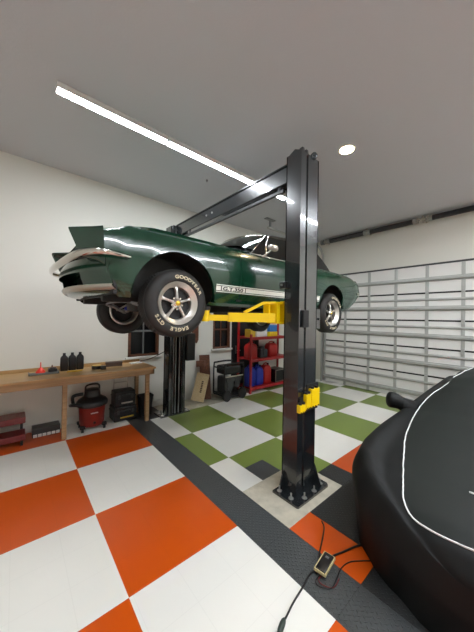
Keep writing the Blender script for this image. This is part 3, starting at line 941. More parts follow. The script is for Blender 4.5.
# slot cover, latch and knob on near post
bm = nb(); box(bm, .745, .84, -2.865, -2.84, 1.72, 1.90, bev=.003)
for z in (1.75, 1.79, 1.83, 1.87): box(bm, .755, .83, -2.869, -2.86, z, z+.018)
obj('lock_cover', bm, 'mblack', lift)
bm = nb(); box(bm, 1.01, 1.09, -2.84, -2.82, 1.70, 1.92, bev=.006); cyl(bm, (1.06, -2.84, 1.81), (1.06, -2.855, 1.81), .012, seg=12); obj('latch_plate', bm, 'lift', lift)
bm = nb(); box(bm, .645, .70, -2.70, -2.62, 2.13, 2.20, bev=.005); k = obj('release_knob', bm, 'bblack', lift)
bm = nb(); cyl(bm, (.645, -2.66, 2.165), (.628, -2.66, 2.165), .012, seg=12); obj('knob_bolt', bm, 'bolt', k, 40)
# carriages and arms
def arms(yi, s):
    # s: +1 arms reach towards +y
    bm = nb(); box(bm, X0+.075, X1-.075, yi-s*.14, yi+s*.035, 1.55, 2.2, bev=.004)
    obj('carriage', bm, 'mblack', lift)
    for sx, xp, ex, ey in ((-1, X0+.06, .02, yi+s*.50), (1, X1-.06, 1.75, yi+s*.55)):
        bm = nb(); py = yi+s*.10; z0, z1 = 1.765, 1.862
        # knuckle: plates top and bottom with pin
        box(bm, xp-.13, xp+.10, py-.07, py+.09, z1+.105, z1+.125); box(bm, xp-.13, xp+.10, py-.07, py+.09, z0-.012, z0+.008)
        box(bm, xp-.13, xp-.085, py-.06, py+.08, z0, z1+.11)
        cyl(bm, (xp+.03, py, z0-.02), (xp+.03, py, z1+.14), .028)
        box(bm, xp+.055, xp+.085, py-.06, py+.06, z0, z1+.11)
        box(bm, xp-.02, xp+.01, yi-s*.02, py, z0, z1+.12)
        A = Vector((xp-.10 if sx < 0 else xp+.08, py, 0)); B = Vector((ex, ey, 0)); d = (B-A); L_ = d.length; d.normalize()
        m1 = A+d*(L_*.68)
        beam(bm, (A.x, A.y, (z0+z1)/2), (m1.x, m1.y, (z0+z1)/2), .09, z1-z0)
        n = Vector((-d.y, d.x, 0))
        for q in (-.035, .035):
            pa = [A+n*q, A+d*.02+n*q, A+d*.14+n*q, A+d*.34+n*q]
            zz = [z1, z1+.125, z1+.105, z1+.005]
            # sloped gusset web
            v0 = [pa[0]+Vector((0, 0, z1)), pa[0]+Vector((0, 0, z1+.12)), pa[2]+Vector((0, 0, z1+.11)), pa[3]+Vector((0, 0, z1+.01))]
            tube(bm, v0[1:], .012, seg=6)
        va = [A+n*-.045+Vector((0, 0, z1+.115)), A+n*.045+Vector((0, 0, z1+.115)), A+d*.14+n*.045+Vector((0, 0, z1+.115)), A+d*.14+n*-.045+Vector((0, 0, z1+.115))]
        prism(bm, [(v.x, v.y) for v in va], 'z', z1+.10, z1+.125)
        q0 = A+d*.13; q1 = A+d*.33; beam(bm, (q0.x, q0.y, z1+.11), (q1.x, q1.y, z1+.006), .09, .022)
        q0 = A+d*.09; beam(bm, (q0.x, q0.y, z1), (q0.x, q0.y, z1+.11), .05, .05) if 0 else box(bm, q0.x-.012, q0.x+.012, q0.y-.04, q0.y+.04, z1, z1+.11)
        a_ = obj('lift_arm', bm, 'yellow', lift, 30)
        bm = nb(); beam(bm, (m1.x-d.x*.2, m1.y-d.y*.2, z0+.04), (B.x, B.y, z0+.04), .068, .062); cyl(bm, (B.x, B.y, z0), (B.x, B.y, z1+.02), .045)
        obj('arm_extension', bm, 'yellow', a_, 30)
        bm = nb(); cyl(bm, (B.x, B.y, z1+.02), (B.x, B.y, ZL+.20), .055); obj('lift_pad', bm, 'mblack', a_, 30)
arms(-2.65, 1); arms(-.07, -1)
# yellow adapters hung on the near post
t = thing('adapter_holder', 'yellow stepped set of lift adapters hanging on the near black lift post', 'adapter holder', (.86, -2.86, .9))
bm = nb(); box(bm, .72, 1.04, -2.856, -2.842, .84, 1.0); box(bm, .84, 1.05, -2.857, -2.843, .86, 1.12); obj('bracket', bm, 'mblack', t)
for i, (xa, xb, za, zb) in enumerate(((.665, .765, .865, .955), (.775, .855, .885, 1.045), (.865, 1.01, .885, 1.085))):
    bm = nb(); box(bm, xa, xb, -2.90, -2.857, za, zb-.01, bev=.004); y_ = obj('adapter', bm, 'yellow', t)
    bm = nb()
    for j in range(2): cyl(bm, (xa+(j+.5)*(xb-xa)/2, -2.88, zb-.01), (xa+(j+.5)*(xb-xa)/2, -2.88, zb+.012), .018, seg=10)
    for j in range(3): box(bm, xa+(j+.25)*(xb-xa)/3, xa+(j+.6)*(xb-xa)/3, -2.906, -2.899, za+.004, za+.014)
    split_obj('adapter_cap', bm, 'mblack', y_)

# ================================================================== WORKBENCH
BZ = .93; BX0, BX1, BY0 = -3.0, .385, -.09
t = thing('workbench', 'long wooden workbench along the white wall with square legs', 'workbench', (-1.3, .27, 0))
bm = nb(); box(bm, BX0, BX1, BY0, YB-.002, BZ-.03, BZ, bev=.003); obj('bench_top', bm, 'wood', t)
bm = nb(); box(bm, BX0, BX1-.04, YB-.022, YB-.003, BZ, BZ+.05, bev=.002); obj('backsplash', bm, 'wood', t)
bm = nb(); box(bm, BX0, BX1-.02, BY0+.02, BY0+.055, BZ-.12, BZ-.03, bev=.002); box(bm, BX1-.055, BX1-.02, BY0+.02, YB-.01, BZ-.12, BZ-.03, bev=.002)
obj('apron', bm, 'woodleg', t)
for x, y in ((.27, .0), (.27, .52), (-.93, .06), (-2.1, .06), (-2.1, .52)):
    bm = nb(); box(bm, x-.03, x+.03, y-.03, y+.03, 0, BZ-.03, bev=.003); obj('leg', bm, 'woodleg', t)

# items on the bench -------------------------------------------------
z = BZ
def lathe_thing(name, prof, loc, m, label, cat, seg=24, group=None):
    bm = nb(); lathe(bm, prof, loc, 'z', seg); return single(name, bm, m, label, cat, loc, group, 40)
t = thing('oil_bottle', 'leftmost of the three black oil bottles on the workbench', 'bottle', (-.90, .42, z), 'black oil bottles on the workbench')
bm = nb()
secs_ = [(0, .048, .038), (.01, .052, .042), (.19, .052, .042), (.215, .046, .036), (.24, .022, .02), (.25, .019, .019)]
rows = []
for h, a, b in secs_:
    rows.append([Vector((-.90+a*math.copysign(abs(cos(q))**.5, cos(q)), .42+b*math.copysign(abs(sin(q))**.5, sin(q)), z+h)) for q in [2*pi*i/24 for i in range(25)]])
V, F = quadgrid(bm, rows); bmesh.ops.remove_doubles(bm, verts=bm.verts, dist=.0002); bmesh.ops.holes_fill(bm, edges=bm.edges, sides=30)
obj('bottle_body', bm, 'bblack', t, 45)
bm = nb(); lathe(bm, [(0, .247), (.02, .247), (.021, .277), (0, .279)], (-.90, .42, z), 'z', 20); obj('cap', bm, 'bblack', t, 40)
dup(t, (-.79, .43, z), 'middle one of the three black oil bottles on the workbench', 0, 'black oil bottles on the workbench')
dup(t, (-.68, .44, z), 'rightmost of the three black oil bottles on the workbench', 0, 'black oil bottles on the workbench')
lathe_thing('funnel', [(.0, .001), (.035, .0), (.06, .012), (.058, .03), (.022, .075), (.008, .09), (.006, .16), (.004, .162), (0, .16)], (-1.20, .33, z+.012), 'funnel', 'bright red funnel standing upside down on the workbench tray', 'funnel')
bm = nb(); box(bm, -1.34, -.98, .24, .42, z, z+.012, bev=.003, mtx=None); box(bm, -1.34, -.98, .24, .25, z, z+.03); box(bm, -1.34, -1.33, .24, .42, z, z+.03); box(bm, -.99, -.98, .24, .42, z, z+.03)
single('metal_tray', bm, 'grey', 'shallow grey tray holding the red funnel on the workbench', 'tray', (-1.16, .33, z))
bm = nb(); box(bm, -1.11, -1.0, .27, .40, z+.012, z+.07, bev=.008); box(bm, -1.09, -1.02, .29, .35, z+.07, z+.085, bev=.004)
single('tool_case', bm, 'bblack', 'small black case in the tray between the funnel and the bottles', 'case', (-1.05, .33, z+.012))
lathe_thing('brown_bottle', [(0, 0), (.018, 0), (.018, .06), (.008, .08), (.008, .10), (0, .10)], (-1.05, .46, z), 'brown', 'little brown bottle behind the tray near the black oil bottles', 'bottle')
bm = nb(); tube(bm, smooth_path([(-.88, .22, z+.012), (-.82, .26, z+.012), (-.76, .22, z+.012), (-.68, .26, z+.012)]), .010); 
single('wrench', bm, 'gold', 'brass-coloured wrench lying in front of the black oil bottles', 'wrench', (-.79, .24, z), smooth=40)
t = thing('tape_can', 'round yellow-topped black tin on the workbench right of the oil bottles', 'tin', (-.46, .30, z))
bm = nb(); lathe(bm, [(0, 0), (.075, 0), (.078, .045), (.07, .05), (0, .05)], (-.46, .30, z), 'z', 28); obj('tin_body', bm, 'bblack', t, 40)
bm = nb(); lathe(bm, [(.0, .052), (.065, .052), (.068, .058), (0, .060)], (-.46, .30, z), 'z', 28); obj('tin_lid', bm, 'gold', t, 40)
bm = nb(); box(bm, -.43, -.35, .17, .26, z, z+.055, bev=.006); single('black_tin', bm, 'bblack', 'small black box touching the front of the yellow-topped tin', 'box', (-.39, .21, z))
bm = nb(); rm = Matrix.Translation((-.17, .40, 0)) @ Matrix.Rotation(radians(-14), 4, 'Z')
box(bm, -.13, .13, -.05, .05, z, z+.07, bev=.004, mtx=rm); box(bm, -.135, .135, -.055, .055, z+.05, z+.075, bev=.003, mtx=rm)
single('cardboard_box', bm, 'hose', 'long dark brown box lying on the right half of the workbench', 'box', (-.17, .40, z))
bm = nb(); box(bm, .13, .30, .40, .56, z, z+.008); box(bm, .16, .33, .38, .54, z+.008, z+.014)
single('paper_stack', bm, 'white', 'white papers at the right end of the workbench below the window', 'papers', (.22, .48, z))

# under the bench ------------------------------------------------------
# shop vacuum
c = Vector((-.53, .24, 0))
t = thing('shop_vacuum', 'red and black wet dry vacuum on casters under the workbench', 'vacuum', c)
bm = nb(); lathe(bm, [(0, .07), (.16, .07), (.175, .10), (.19, .36), (.195, .38)], c, 'z', 36); obj('tank', bm, 'vred', t, 40)
bm = nb(); lathe(bm, [(.20, .37), (.22, .38), (.225, .43), (.20, .47), (.15, .50), (.12, .52), (.11, .60), (.09, .63), (0, .635)], c, 'z', 36)
obj('lid', bm, 'bblack', t, 40)
bm = nb(); tube(bm, smooth_path([c+Vector((-.10, 0, .60)), c+Vector((-.08, 0, .69)), c+Vector((.08, 0, .69)), c+Vector((.10, 0, .60))]), .014); obj('carry_handle', bm, 'bblack', t, 40)
for a in (40, 140, 220, 320):
    q = c+Vector((.20*cos(radians(a)), .19*sin(radians(a)), 0))
    bm = nb(); box(bm, q.x-.035, q.x+.035, q.y-.03, q.y+.03, .055, .10, bev=.008); cyl(bm, q+Vector((-.015, 0, .03)), q+Vector((.015, 0, .03)), .03)
    obj('caster', bm, 'bblack', t, 40)
bm = nb(); tube(bm, smooth_path([c+Vector((-.15, -.12, .42)), c+Vector((-.27, -.1, .44)), c+Vector((-.29, .05, .40)), c+Vector((-.24, .16, .38)), c+Vector((-.25, .1, .52)), c+Vector((-.12, .05, .55))]), .026, seg=10); obj('hose', bm, 'bblack', t, 40)
bm = nb()
for i in range(8): box(bm, c.x-.055+i*.013, c.x-.046+i*.013, c.y-.196, c.y-.186, .285, .300)
obj('label_strip', bm, 'white', t)
bm = nb(); cyl(bm, c+Vector((0, -.19, .14)), c+Vector((0, -.175, .14)), .02); obj('drain_cap', bm, 'bblack', t, 40)
# two stacked tool cases with a trolley handle
def toolcase(x0, x1, y0, y1, z0, z1, label, accent):
    t = thing('tool_case', label, 'tool case', ((x0+x1)/2, (y0+y1)/2, z0), 'black tool cases under the workbench')
    bm = nb(); box(bm, x0, x1, y0, y1, z0, z1, bev=.015); box(bm, x0-.006, x1+.006, y0-.006, y1+.006, (z0+z1)/2+.03, (z0+z1)/2+.045); obj('case_body', bm, 'bblack', t)
    bm = nb(); xm = (x0+x1)/2; tube(bm, [(xm-.07, y0-.01, z1-.06), (xm-.07, y0-.035, z1-.05), (xm+.07, y0-.035, z1-.05), (xm+.07, y0-.01, z1-.06)], .009); obj('handle', bm, 'lgrey', t, 40)
    bm = nb(); box(bm, x0+.10, x1-.05, y0-.008, y0+.002, z0+.05, z0+.072); obj('name_strip', bm, accent, t)
    for xx in (x0+.05, x1-.08):
        bm = nb(); box(bm, xx, xx+.035, y0-.012, y0+.004, (z0+z1)/2, (z0+z1)/2+.07, bev=.003); obj('latch', bm, 'lgrey', t)
toolcase(-.20, .17, .22, .52, 0, .24, 'lower black tool case with gold strip on the floor under the workbench', 'gold')
toolcase(-.18, .16, .24, .50, .241, .50, 'upper black tool case with pale strip stacked under the workbench', 'satin')
bm = nb(); tube(bm, smooth_path([(-.13, .53, .05), (-.13, .53, .68), (-.10, .53, .74), (.08, .53, .74), (.11, .53, .68), (.11, .53, .05)], 5), .011)
tube(bm, [(-.13, .53, .60), (.11, .53, .60)], .008)
single('hand_truck_frame', bm, 'satin', 'grey tube handle standing behind the stacked tool cases', 'hand truck', (0, .53, 0), smooth=40)
# bin
t = thing('waste_bin', 'black tapered bin on the floor at the right end of the workbench', 'bin', (.36, .30, 0))
bm = nb(); rows = []
for h, a, bb in ((0, .10, .09), (.015, .11, .10), (.33, .14, .125), (.345, .15, .135), (.36, .15, .135), (.355, .138, .122), (.04, .10, .09)):
    rows.append([Vector((.36+a*.85*max(-1, min(1, 1.25*cos(q))), .30+bb*.85*max(-1, min(1, 1.25*sin(q))), h)) for q in [2*pi*i/24 for i in range(25)]])
quadgrid(bm, rows); bmesh.ops.remove_doubles(bm, verts=bm.verts, dist=.0002); bmesh.ops.holes_fill(bm, edges=bm.edges, sides=30); obj('bin_shell', bm, 'mblack', t, 50)
# tote box with white strip
t = thing('socket_case', 'long low black case with pale blocks along its front below the workbench', 'case', (-1.10, .42, 0))
bm = nb(); box(bm, -1.28, -.94, .34, .54, 0, .13, bev=.008); obj('case_body', bm, 'lgrey', t)
for i in range(6):
    bm = nb(); box(bm, -1.27+i*.055, -1.225+i*.055, .322, .345, .01, .05, bev=.003); obj('pale_block', bm, 'white', t)
# red step stool / creeper
t = thing('step_stool', 'dark red two-level step stool under the left end of the workbench', 'stool', (-1.62, .36, 0))
bm = nb(); box(bm, -1.92, -1.36, .26, .54, .275, .36, bev=.01); obj('upper_step', bm, 'dred', t)
bm = nb(); box(bm, -1.92, -1.36, .14, .40, .08, .16, bev=.01); obj('lower_step', bm, 'dred', t)
for x in (-1.89, -1.40):
    bm = nb(); box(bm, x-.015, x+.015, .18, .52, 0, .09, bev=.004); box(bm, x-.015, x+.015, .40, .52, .09, .29, bev=.004); obj('side_frame', bm, 'mblack', t)

# ================================================================== ALONG THE BACK WALL
ROT = Matrix.Rotation(radians(-38), 4, 'Z')
bm = nb(); rm = Matrix.Translation((1.72, .30, 0)) @ ROT @ Matrix.Rotation(radians(-10), 4, 'X') @ Matrix.Rotation(radians(-4), 4, 'Y')
box(bm, -.13, .10, -.02, .03, .02, .98, bev=.005, mtx=rm); box(bm, -.20, -.0, -.055, -.02, .72, .86, bev=.01, mtx=rm)
box(bm, -.07, -.02, -.075, -.055, .66, .80, bev=.004, mtx=rm)
single('brown_plank', bm, 'brown', 'tall dark brown wooden piece leaning on the wall beside the generator', 'plank', (1.70, .32, 0))
rm = Matrix.Translation((1.45, .26, 0)) @ ROT @ Matrix.Rotation(radians(-12), 4, 'X') @ Matrix.Rotation(radians(11), 4, 'Y')
t = thing('wooden_board', 'pale wooden board with dark vertical lettering leaning near the far lift post', 'board', (1.45, .28, 0))
bm = nb(); box(bm, -.14, .13, -.012, .008, .035, .62, bev=.003, mtx=rm); obj('board_panel', bm, 'pale', t)
bm = nb()
for i in range(7): box(bm, .0, .04, -.016, -.011, .22+i*.036, .245+i*.036, mtx=rm)
obj('lettering', bm, 'hose', t)
bm = nb(); prism(bm, [(1.50, 1.9), (1.66, 1.9), (1.66, 1.30), (1.62, 1.22), (1.50, 1.28)], 'y', YB-.035, YB-.005)
single('wall_plank', bm, 'brown', 'brown plank with angled lower edge hanging on the wall behind the far lift post', 'plank', (1.58, YB-.02, 1.2))
# generator
gx, gy = 2.22, .17
t = thing('portable_generator', 'black portable generator with tube frame and wheels against the wall', 'generator', (gx, gy, 0))
bm = nb()
for y in (gy-.20, gy+.20):
    tube(bm, smooth_path([(gx-.27, y, .10), (gx-.27, y, .60), (gx-.20, y, .66), (gx+.20, y, .66), (gx+.27, y, .60), (gx+.27, y, .10), (gx+.2, y, .06), (gx-.2, y, .06), (gx-.27, y, .10)], 5), .016)
for x, z_ in ((-.27, .12), (-.27, .58), (.27, .12), (.27, .58)): cyl(bm, (gx+x, gy-.2, z_), (gx+x, gy+.2, z_), .014, seg=10)
obj('frame', bm, 'bblack', t, 40)
bm = nb(); box(bm, gx-.24, gx+.24, gy-.17, gy+.17, .46, .62, bev=.04); obj('fuel_tank', bm, 'bblack', t)
bm = nb(); box(bm, gx-.22, gx-.0, gy-.15, gy+.15, .12, .42, bev=.03); cyl(bm, (gx+.02, gy, .27), (gx+.22, gy, .27), .13, seg=20); obj('engine', bm, 'lgrey', t)
bm = nb(); cyl(bm, (gx-.08, gy-.15, .27), (gx-.08, gy-.17, .27), .085, seg=24); cyl(bm, (gx+.13, gy-.12, .28), (gx+.13, gy-.16, .28), .075, seg=24); obj('recoil_starter', bm, 'spring', t, 40)
bm = nb(); box(bm, gx-.25, gx+.25, gy-.215, gy-.205, .425, .445); obj('trim_bar', bm, 'satin', t)
for x in (-.22, .22):
    bm = nb(); cyl(bm, (gx+x-.03 if 0 else gx+x, gy-.25, .10), (gx+x, gy-.19, .10), .10, seg=24); obj('wheel', bm, 'rubber', t, 40)
bm = nb(); box(bm, gx-.20, gx+.22, gy-.19, gy-.17, .33, .425, bev=.004); cyl(bm, (gx-.1, gy-.19, .38), (gx-.1, gy-.2, .38), .02); cyl(bm, (gx+.05, gy-.19, .38), (gx+.05, gy-.2, .38), .02); obj('control_panel', bm, 'lgrey', t)
bm = nb(); box(bm, gx-.24, gx+.24, gy-.16, gy+.16, .06, .12); obj('base_tray', bm, 'bblack', t)
bm = nb(); cyl(bm, (gx, gy, .615), (gx, gy, .64), .04); obj('fuel_cap', bm, 'lgrey', t, 40)

for q in bpy.data.objects:
    if q.name == 'portable_generator': q.scale = (1, 1, 1.2)
# red storage rack -------------------------------------------------------
RX0, RX1, RY0, RY1 = 2.80, 4.30, .06, .52
t = thing('storage_rack', 'red steel shelving rack with three shelves behind the lift post', 'shelf rack', ((RX0+RX1)/2, .3, 0))
for x in (RX0, RX1):
    for y in (RY0, RY1):
        bm = nb(); box(bm, x-.025, x+.025, y-.02, y+.02, 0, 1.80 if y == RY1 else 1.42, bev=.002); obj('upright', bm, 'rackred', t)
SH = [.12, .80, 1.33]
for z_ in SH:
    bm = nb(); box(bm, RX0, RX1, RY0-.015, RY0+.015, z_-.05, z_+.02); box(bm, RX0, RX1, RY1-.015, RY1+.015, z_-.05, z_+.02)
    box(bm, RX0, RX1, RY0, RY1, z_-.006, z_+.004)
    obj('shelf', bm, 'rackred', t)
def can(x, y, z_, w, h, m, label, grp, cat='container', dpt=.22):
    t = thing('fuel_can', label, cat, (x, y, z_), grp)
    bm = nb(); rows = []
    for hh_, k in ((0, .9), (.02, 1), (h*.72, 1), (h*.88, .78), (h*.93, .5)):
        rows.append([Vector((x+k*w/2*max(-1, min(1, 1.3*cos(q))), y+k*dpt/2*max(-1, min(1, 1.3*sin(q))), z_+hh_)) for q in [2*pi*i/20 for i in range(21)]])
    quadgrid(bm, rows); bmesh.ops.remove_doubles(bm, verts=bm.verts, dist=.0002); bmesh.ops.holes_fill(bm, edges=bm.edges, sides=30)
    obj('can_body', bm, m, t, 50)
    bm = nb(); tube(bm, smooth_path([(x-w*.3, y, z_+h*.80), (x-w*.2, y, z_+h), (x+w*.2, y, z_+h), (x+w*.3, y, z_+h*.80)], 4), .014); obj('handle', bm, m, t, 40)
    bm = nb(); cyl(bm, (x+w*.28, y-.02, z_+h*.82), (x+w*.28, y-.02, z_+h*1.02), .022); obj('cap', bm, 'bblack', t, 40)
zz = SH[0]+.004
can(2.97, .28, zz, .26, .50, 'blue', 'blue can at the left end of the rack bottom shelf', 'cans on the bottom shelf')
can(3.25, .28, zz, .26, .48, 'blue', 'second blue can on the rack bottom shelf, beside the red can', 'cans on the bottom shelf')
can(3.54, .28, zz, .27, .50, 'red', 'red can on the rack bottom shelf right of the two blue cans', 'cans on the bottom shelf')
zz = SH[1]+.004
can(2.98, .26, zz, .30, .40, 'red', 'red can at the left end of the rack middle shelf', 'cans on the middle shelf')
can(3.72, .26, zz, .32, .38, 'red', 'red can at the right of the rack middle shelf', 'cans on the middle shelf')
bm = nb(); box(bm, 3.22, 3.48, .14, .40, zz, zz+.22, bev=.03); cyl(bm, (3.35, .14, zz+.12), (3.35, .12, zz+.12), .06, seg=20); box(bm, 3.3, 3.4, .2, .3, zz+.22, zz+.28, bev=.01)
single('air_compressor', bm, 'lgrey', 'dark grey machine between the red cans on the rack middle shelf', 'machine', (3.35, .27, zz))
t = thing('tool_crate', 'dark crate with silver edge at the right of the rack bottom shelf', 'crate', (3.93, .28, SH[0]+.004)); zz = SH[0]+.004
bm = nb(); box(bm, 3.74, 4.12, .10, .46, zz, zz+.34, bev=.006); obj('crate_body', bm, 'bblack', t)
bm = nb()
for z_ in (zz+.01, zz+.31): box(bm, 3.735, 4.125, .09, .10, z_, z_+.02)
for x in (3.735, 4.105): box(bm, x, x+.02, .09, .10, zz, zz+.33)
obj('crate_edge', bm, 'satin', t)
zz = SH[2]+.004
bm = nb(); box(bm, 3.52, 3.82, .12, .42, zz, zz+.13, bev=.01); single('yellow_box', bm, 'yellow', 'yellow box under the blue box on the rack top shelf', 'box', (3.67, .27, zz))
bm = nb(); box(bm, 3.53, 3.81, .13, .41, zz+.131, zz+.30, bev=.01); single('blue_box', bm, 'cyan', 'blue box stacked on the rack top shelf', 'box', (3.67, .27, zz+.131))
bm = nb(); box(bm, 2.86, 3.02, .14, .36, zz, zz+.20, bev=.01); single('yellow_carton', bm, 'gold', 'yellow carton at the left of the rack top shelf', 'carton', (2.94, .25, zz))
bm = nb(); box(bm, 3.07, 3.45, .14, .38, zz, zz+.22, bev=.02); single('white_container', bm, 'white', 'white container in the middle of the rack top shelf', 'container', (3.26, .26, zz))
# cables hanging at the door corner
bm = nb(); tube(bm, smooth_path([(5.30, .1, 1.5), (5.33, .02, 1.0), (5.3, -.02, .5), (5.25, -.1, .1), (5.1, -.15, .02)]), .02)
single('hanging_hose', bm, 'bblack', 'black hose hanging in the corner left of the garage door', 'hose', (5.3, .1, 0), smooth=40)
# cord between bench and far post
bm = nb(); tube(bm, smooth_path([(.28, .40, BZ+.04), (.45, .3, 1.02), (.62, .15, 1.14), (.70, .05, 1.22)]), .007)
single('extension_lead', bm, 'hose', 'thin dark lead stretched from the workbench end to the far lift post', 'cord', (.45, .3, BZ), smooth=40)

# ================================================================== COVERED CAR
CY = -4.30
cov = thing('car_cover', 'low sports car under a black stretch cover with white piping', 'covered car', (2.6, CY, 0))
ZTOP = [(.34, .44), (.40, .545), (.5, .61), (.7, .675), (1.1, .74), (1.6, .805), (2.0, .865), (2.2, .92), (2.5, 1.05), (2.8, 1.135), (3.2, 1.175), (3.8, 1.15), (4.3, 1.02), (4.8, .93), (5.0, .80)]
HW = [(.34, .02), (.35, .16), (.384, .33), (.44, .50), (.52, .66), (.65, .82), (.84, .95), (1.1, 1.0), (1.5, 1.01), (2.0, .99), (3.0, .98), (4.2, .98), (4.7, .90), (4.95, .6), (5.0, .1)]
def hwf(x): return interp(x, HW)
def cov_pt(x, t, s):
    """t 0 = centre top ... 1 = floor hem"""
    hw = hwf(x); zt = interp(x, ZTOP)
    zs = min(zt-.05, interp(x, [(.34, .36), (.5, .53), (.8, .64), (1.3, .69), (2.0, .74), (3.0, .80), (4.3, .84), (5, .7)]))
    gr = sinterp(x, [(2.0, 0), (2.9, 1), (4.0, 1), (4.7, .2), (5, 0)])      # greenhouse amount
    pts = [(0, zt), (.35, zt-.008), (.60, zt-.03-.03*gr), (.74-.10*gr, zt-.06-.06*gr), (.86, zs+.05), (.95, zs), (1.0, zs-.14), (.985, zs*.5), (.965, .10), (.955, 0.004)]
    k = t*(len(pts)-1); i = min(int(k), len(pts)-2); f = k-i
    p0, p1 = pts[max(i-1, 0)], pts[i]; p2, p3 = pts[i+1], pts[min(i+2, len(pts)-1)]
    def cr(a, b, c_, d): return .5*(2*b+(c_-a)*f+(2*a-5*b+4*c_-d)*f*f+(3*b-a-3*c_+d)*f**3)
    y = cr(p0[0], p1[0], p2[0], p3[0])*hw; z = max(.004, cr(p0[1], p1[1], p2[1], p3[1]))
    return y, z
NX = 90; NT = 54
rowsx = []
for i in range(NX+1):
    q = i/NX; x = .34+4.66*q**1.9
    rowsx.append(x)
def wr(x, y, z):  # soft drape folds on the skirt
    f = max(0, min(1, (.55-z)/.5)); a_ = atan2(abs(y), 1.9-x) if x < 1.9 else pi/2+(x-1.9)*.6
    return f*(.020*sin(a_*26+4*z)+.012*sin(a_*47+z*6+1))
bm = nb(); rows = []
for x in rowsx:
    r = []
    for j in range(-NT, NT+1):
        s = -1 if j < 0 else 1
        y, z_ = cov_pt(x, abs(j)/NT, s)
        w_ = wr(x, y, z_)
        push = interp(z_, [(0, .0), (.25, .03), (.45, .02), (.6, 0)])     # nose overhang bulge
        xx = x - push*(1 if x < 1.2 else 0)*(1.2-x)/.8
        r.append(Vector((xx+w_*.5*(1 if x < 1.2 else 0), CY+s*(y+w_*min(1, x*1.2)), z_)))
    rows.append(r)
PIPE = [(.427, 0), (.427, .08), (.424, .14), (.43, .24), (.452, .34), (.493, .415), (.556, .462), (.64, .49), (.79, .535), (.98, .59), (1.24, .66), (1.39, .69), (1.7, .735), (2.07, .76), (2.35, .75), (2.6, .70), (2.9, .60), (3.15, .545), (3.6, .53), (4.2, .55), (4.55, .52), (4.72, .38), (4.76, .2), (4.76, 0)]
V, F = quadgrid(bm, rows)
YP = sorted([(x, y) for x, y in PIPE if y > 0])
for f in F:
    c_ = f.calc_center_median()
    if .44 < c_.x < 4.74 and c_.z > .5 and abs(c_.y-CY) < interp(c_.x, YP): f.material_index = 1
obj('cover_fabric', bm, ['cover', 'covertop'], cov, 70)
def surf(x, ya, s):
    best = None
    for k in range(0, 400):
        t = k/400; y, z_ = cov_pt(x, t, s)
        if best is None or abs(y-ya) < best[0]: best = (abs(y-ya), z_, y)
        if y > ya+.02: break
    push = interp(best[1], [(0, .0), (.25, .03), (.45, .02), (.6, 0)])
    return Vector((x-push*max(0, 1.2-x)/.8, CY+s*best[2], best[1]+.004))
half = [Vector((x, y, 0)) for x, y in PIPE]
hp = smooth_path(half, 6)
loop = [surf(p.x, max(0, p.y), 1) for p in hp]+[surf(p.x, max(0, p.y), -1) for p in hp[::-1][1:-1]]
bm = nb(); tube(bm, loop, .0055, seg=6, closed=True); obj('piping', bm, 'pipe', cov, 60)
bm = nb(); tube(bm, [surf(.79, a_, s_) for s_, a_ in ((1, .155), (1, .08), (1, 0), (-1, .08), (-1, .155))], .006, seg=6); obj('piping', bm, 'pipe', cov, 60)
for s_ in (1, -1):
    bm = nb()
    tube(bm, smooth_path([(2.12, CY+s_*.84, .74), (2.10, CY+s_*.93, .79), (2.06, CY+s_*1.0, .825), (2.03, CY+s_*1.06, .84), (2.01, CY+s_*1.10, .845)], 4),
         [.13, .12, .108, .095, .084, .078, .08, .084, .088, .091, .094, .095, .094, .088, .076, .056, .02], seg=14)
    obj('mirror_pocket', bm, 'cover', cov, 60)
#@PIPING
# battery charger and its cables on the floor
t = thing('battery_charger', 'small black battery charger with cream rim on the floor beside the covered car', 'charger', (.245, -3.437, 0))
rm = Matrix.Translation((.245, -3.437, 0)) @ Matrix.Rotation(radians(8), 4, 'Z')
bm = nb(); box(bm, -.085, .085, -.036, .036, .002, .05, bev=.010, mtx=rm); obj('charger_body', bm, 'bblack', t, 40)
bm = nb()
for q in ((-.092, .092, -.043, -.034), (-.092, .092, .034, .043), (-.092, -.083, -.043, .043), (.083, .092, -.043, .043)): box(bm, *q, .022, .042, bev=.002, mtx=rm)
bmesh.ops.remove_doubles(bm, verts=bm.verts, dist=.0001); obj('rim', bm, 'creamplastic', t)
bm = nb(); box(bm, .03, .05, -.012, .012, .050, .052, mtx=rm); obj('display', bm, 'grey', t)
def cord(nm, pts, r, m_, lab, z=.008):
    bm = nb(); tube(bm, smooth_path([(x, y, z) for x, y in pts], 6), r, seg=8); return single(nm, bm, m_, lab, 'cable', (pts[0][0], pts[0][1], 0), smooth=50)
cord('power_cable', [(.612, -3.187), (.562, -3.24), (.42, -3.305), (.312, -3.351), (.262, -3.395)], .006, 'bblack', 'black cable running from the charger toward the lift post base')
cord('charging_cable', [(.335, -3.425), (.378, -3.43), (.459, -3.458), (.538, -3.483), (.606, -3.507), (.689, -3.552)], .007, 'bblack', 'thick black cable from the charger going under the covered car')
cord('battery_lead', [(.165, -3.448), (.102, -3.452), (.092, -3.494), (.142, -3.545), (.228, -3.536), (.326, -3.518), (.419, -3.532), (.498, -3.583), (.566, -3.638)], .004, 'bblack', 'thin black lead looping from the charger over the orange tiles')
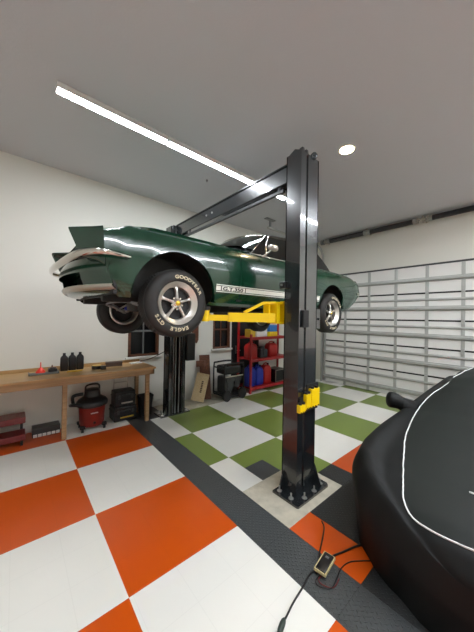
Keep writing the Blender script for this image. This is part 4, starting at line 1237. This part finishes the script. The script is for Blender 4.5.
cord('red_lead', [(.170, -3.455), (.125, -3.461), (.118, -3.498), (.157, -3.553), (.245, -3.548)], .003, 'dred', 'thin dark red lead looped on the grey tread beside the charger')
t = thing('plug_cable', 'black cable ending in a plug on the white tile', 'cable', (.198, -3.39, 0))
bm = nb(); tube(bm, smooth_path([(.18, -3.415, .01), (.113, -3.399, .008), (.001, -3.42, .008), (-.123, -3.438, .008), (-.226, -3.461, .008), (-.251, -3.466, .012)], 6), .006); obj('cord', bm, 'bblack', t, 50)
bm = nb(); tube(bm, smooth_path([(-.245, -3.464, .014), (-.27, -3.472, .016), (-.31, -3.486, .018), (-.33, -3.492, .018)], 4), [.008, .010, .013, .015, .016, .017, .017, .017, .016, .015, .013, .012, .008], seg=10); obj('plug', bm, 'plugm', t, 50)

# ================================================================== CAMERA, LIGHT, VIEW
cam = bpy.data.cameras.new('camera'); co = bpy.data.objects.new('camera', cam); COL.objects.link(co)
f_px, yaw, pitch, roll = 260.938, .7056, .0070, .0177
fw = Vector((sin(yaw)*cos(pitch), cos(yaw)*cos(pitch), sin(pitch))); rt = Vector((cos(yaw), -sin(yaw), 0)); up = rt.cross(fw)
r2 = cos(roll)*rt+sin(roll)*up; u2 = -sin(roll)*rt+cos(roll)*up
m = Matrix((r2, u2, -fw)).transposed().to_4x4(); m.translation = Vector((-1.505, -4.456, 1.808))
co.matrix_world = m
cam.sensor_fit = 'HORIZONTAL'; cam.sensor_width = 36; cam.lens = 36*f_px/474; cam.clip_start = .05
SC.camera = co
w = bpy.data.worlds.new('world'); SC.world = w; w.use_nodes = True
w.node_tree.nodes['Background'].inputs[0].default_value = (.01, .012, .015, 1)
w.node_tree.nodes['Background'].inputs[1].default_value = .3
SC.view_settings.view_transform = 'Standard'; SC.view_settings.look = 'None'
SC.view_settings.gamma = 1; SC.view_settings.exposure = 1.33
try: SC.view_settings.use_curve_mapping = False
except Exception: pass
SC.cycles.max_bounces = 10; SC.cycles.diffuse_bounces = 6; SC.cycles.glossy_bounces = 5; SC.cycles.transparent_max_bounces = 12
SC.cycles.use_denoising = True
SC.cycles.sample_clamp_indirect = 6
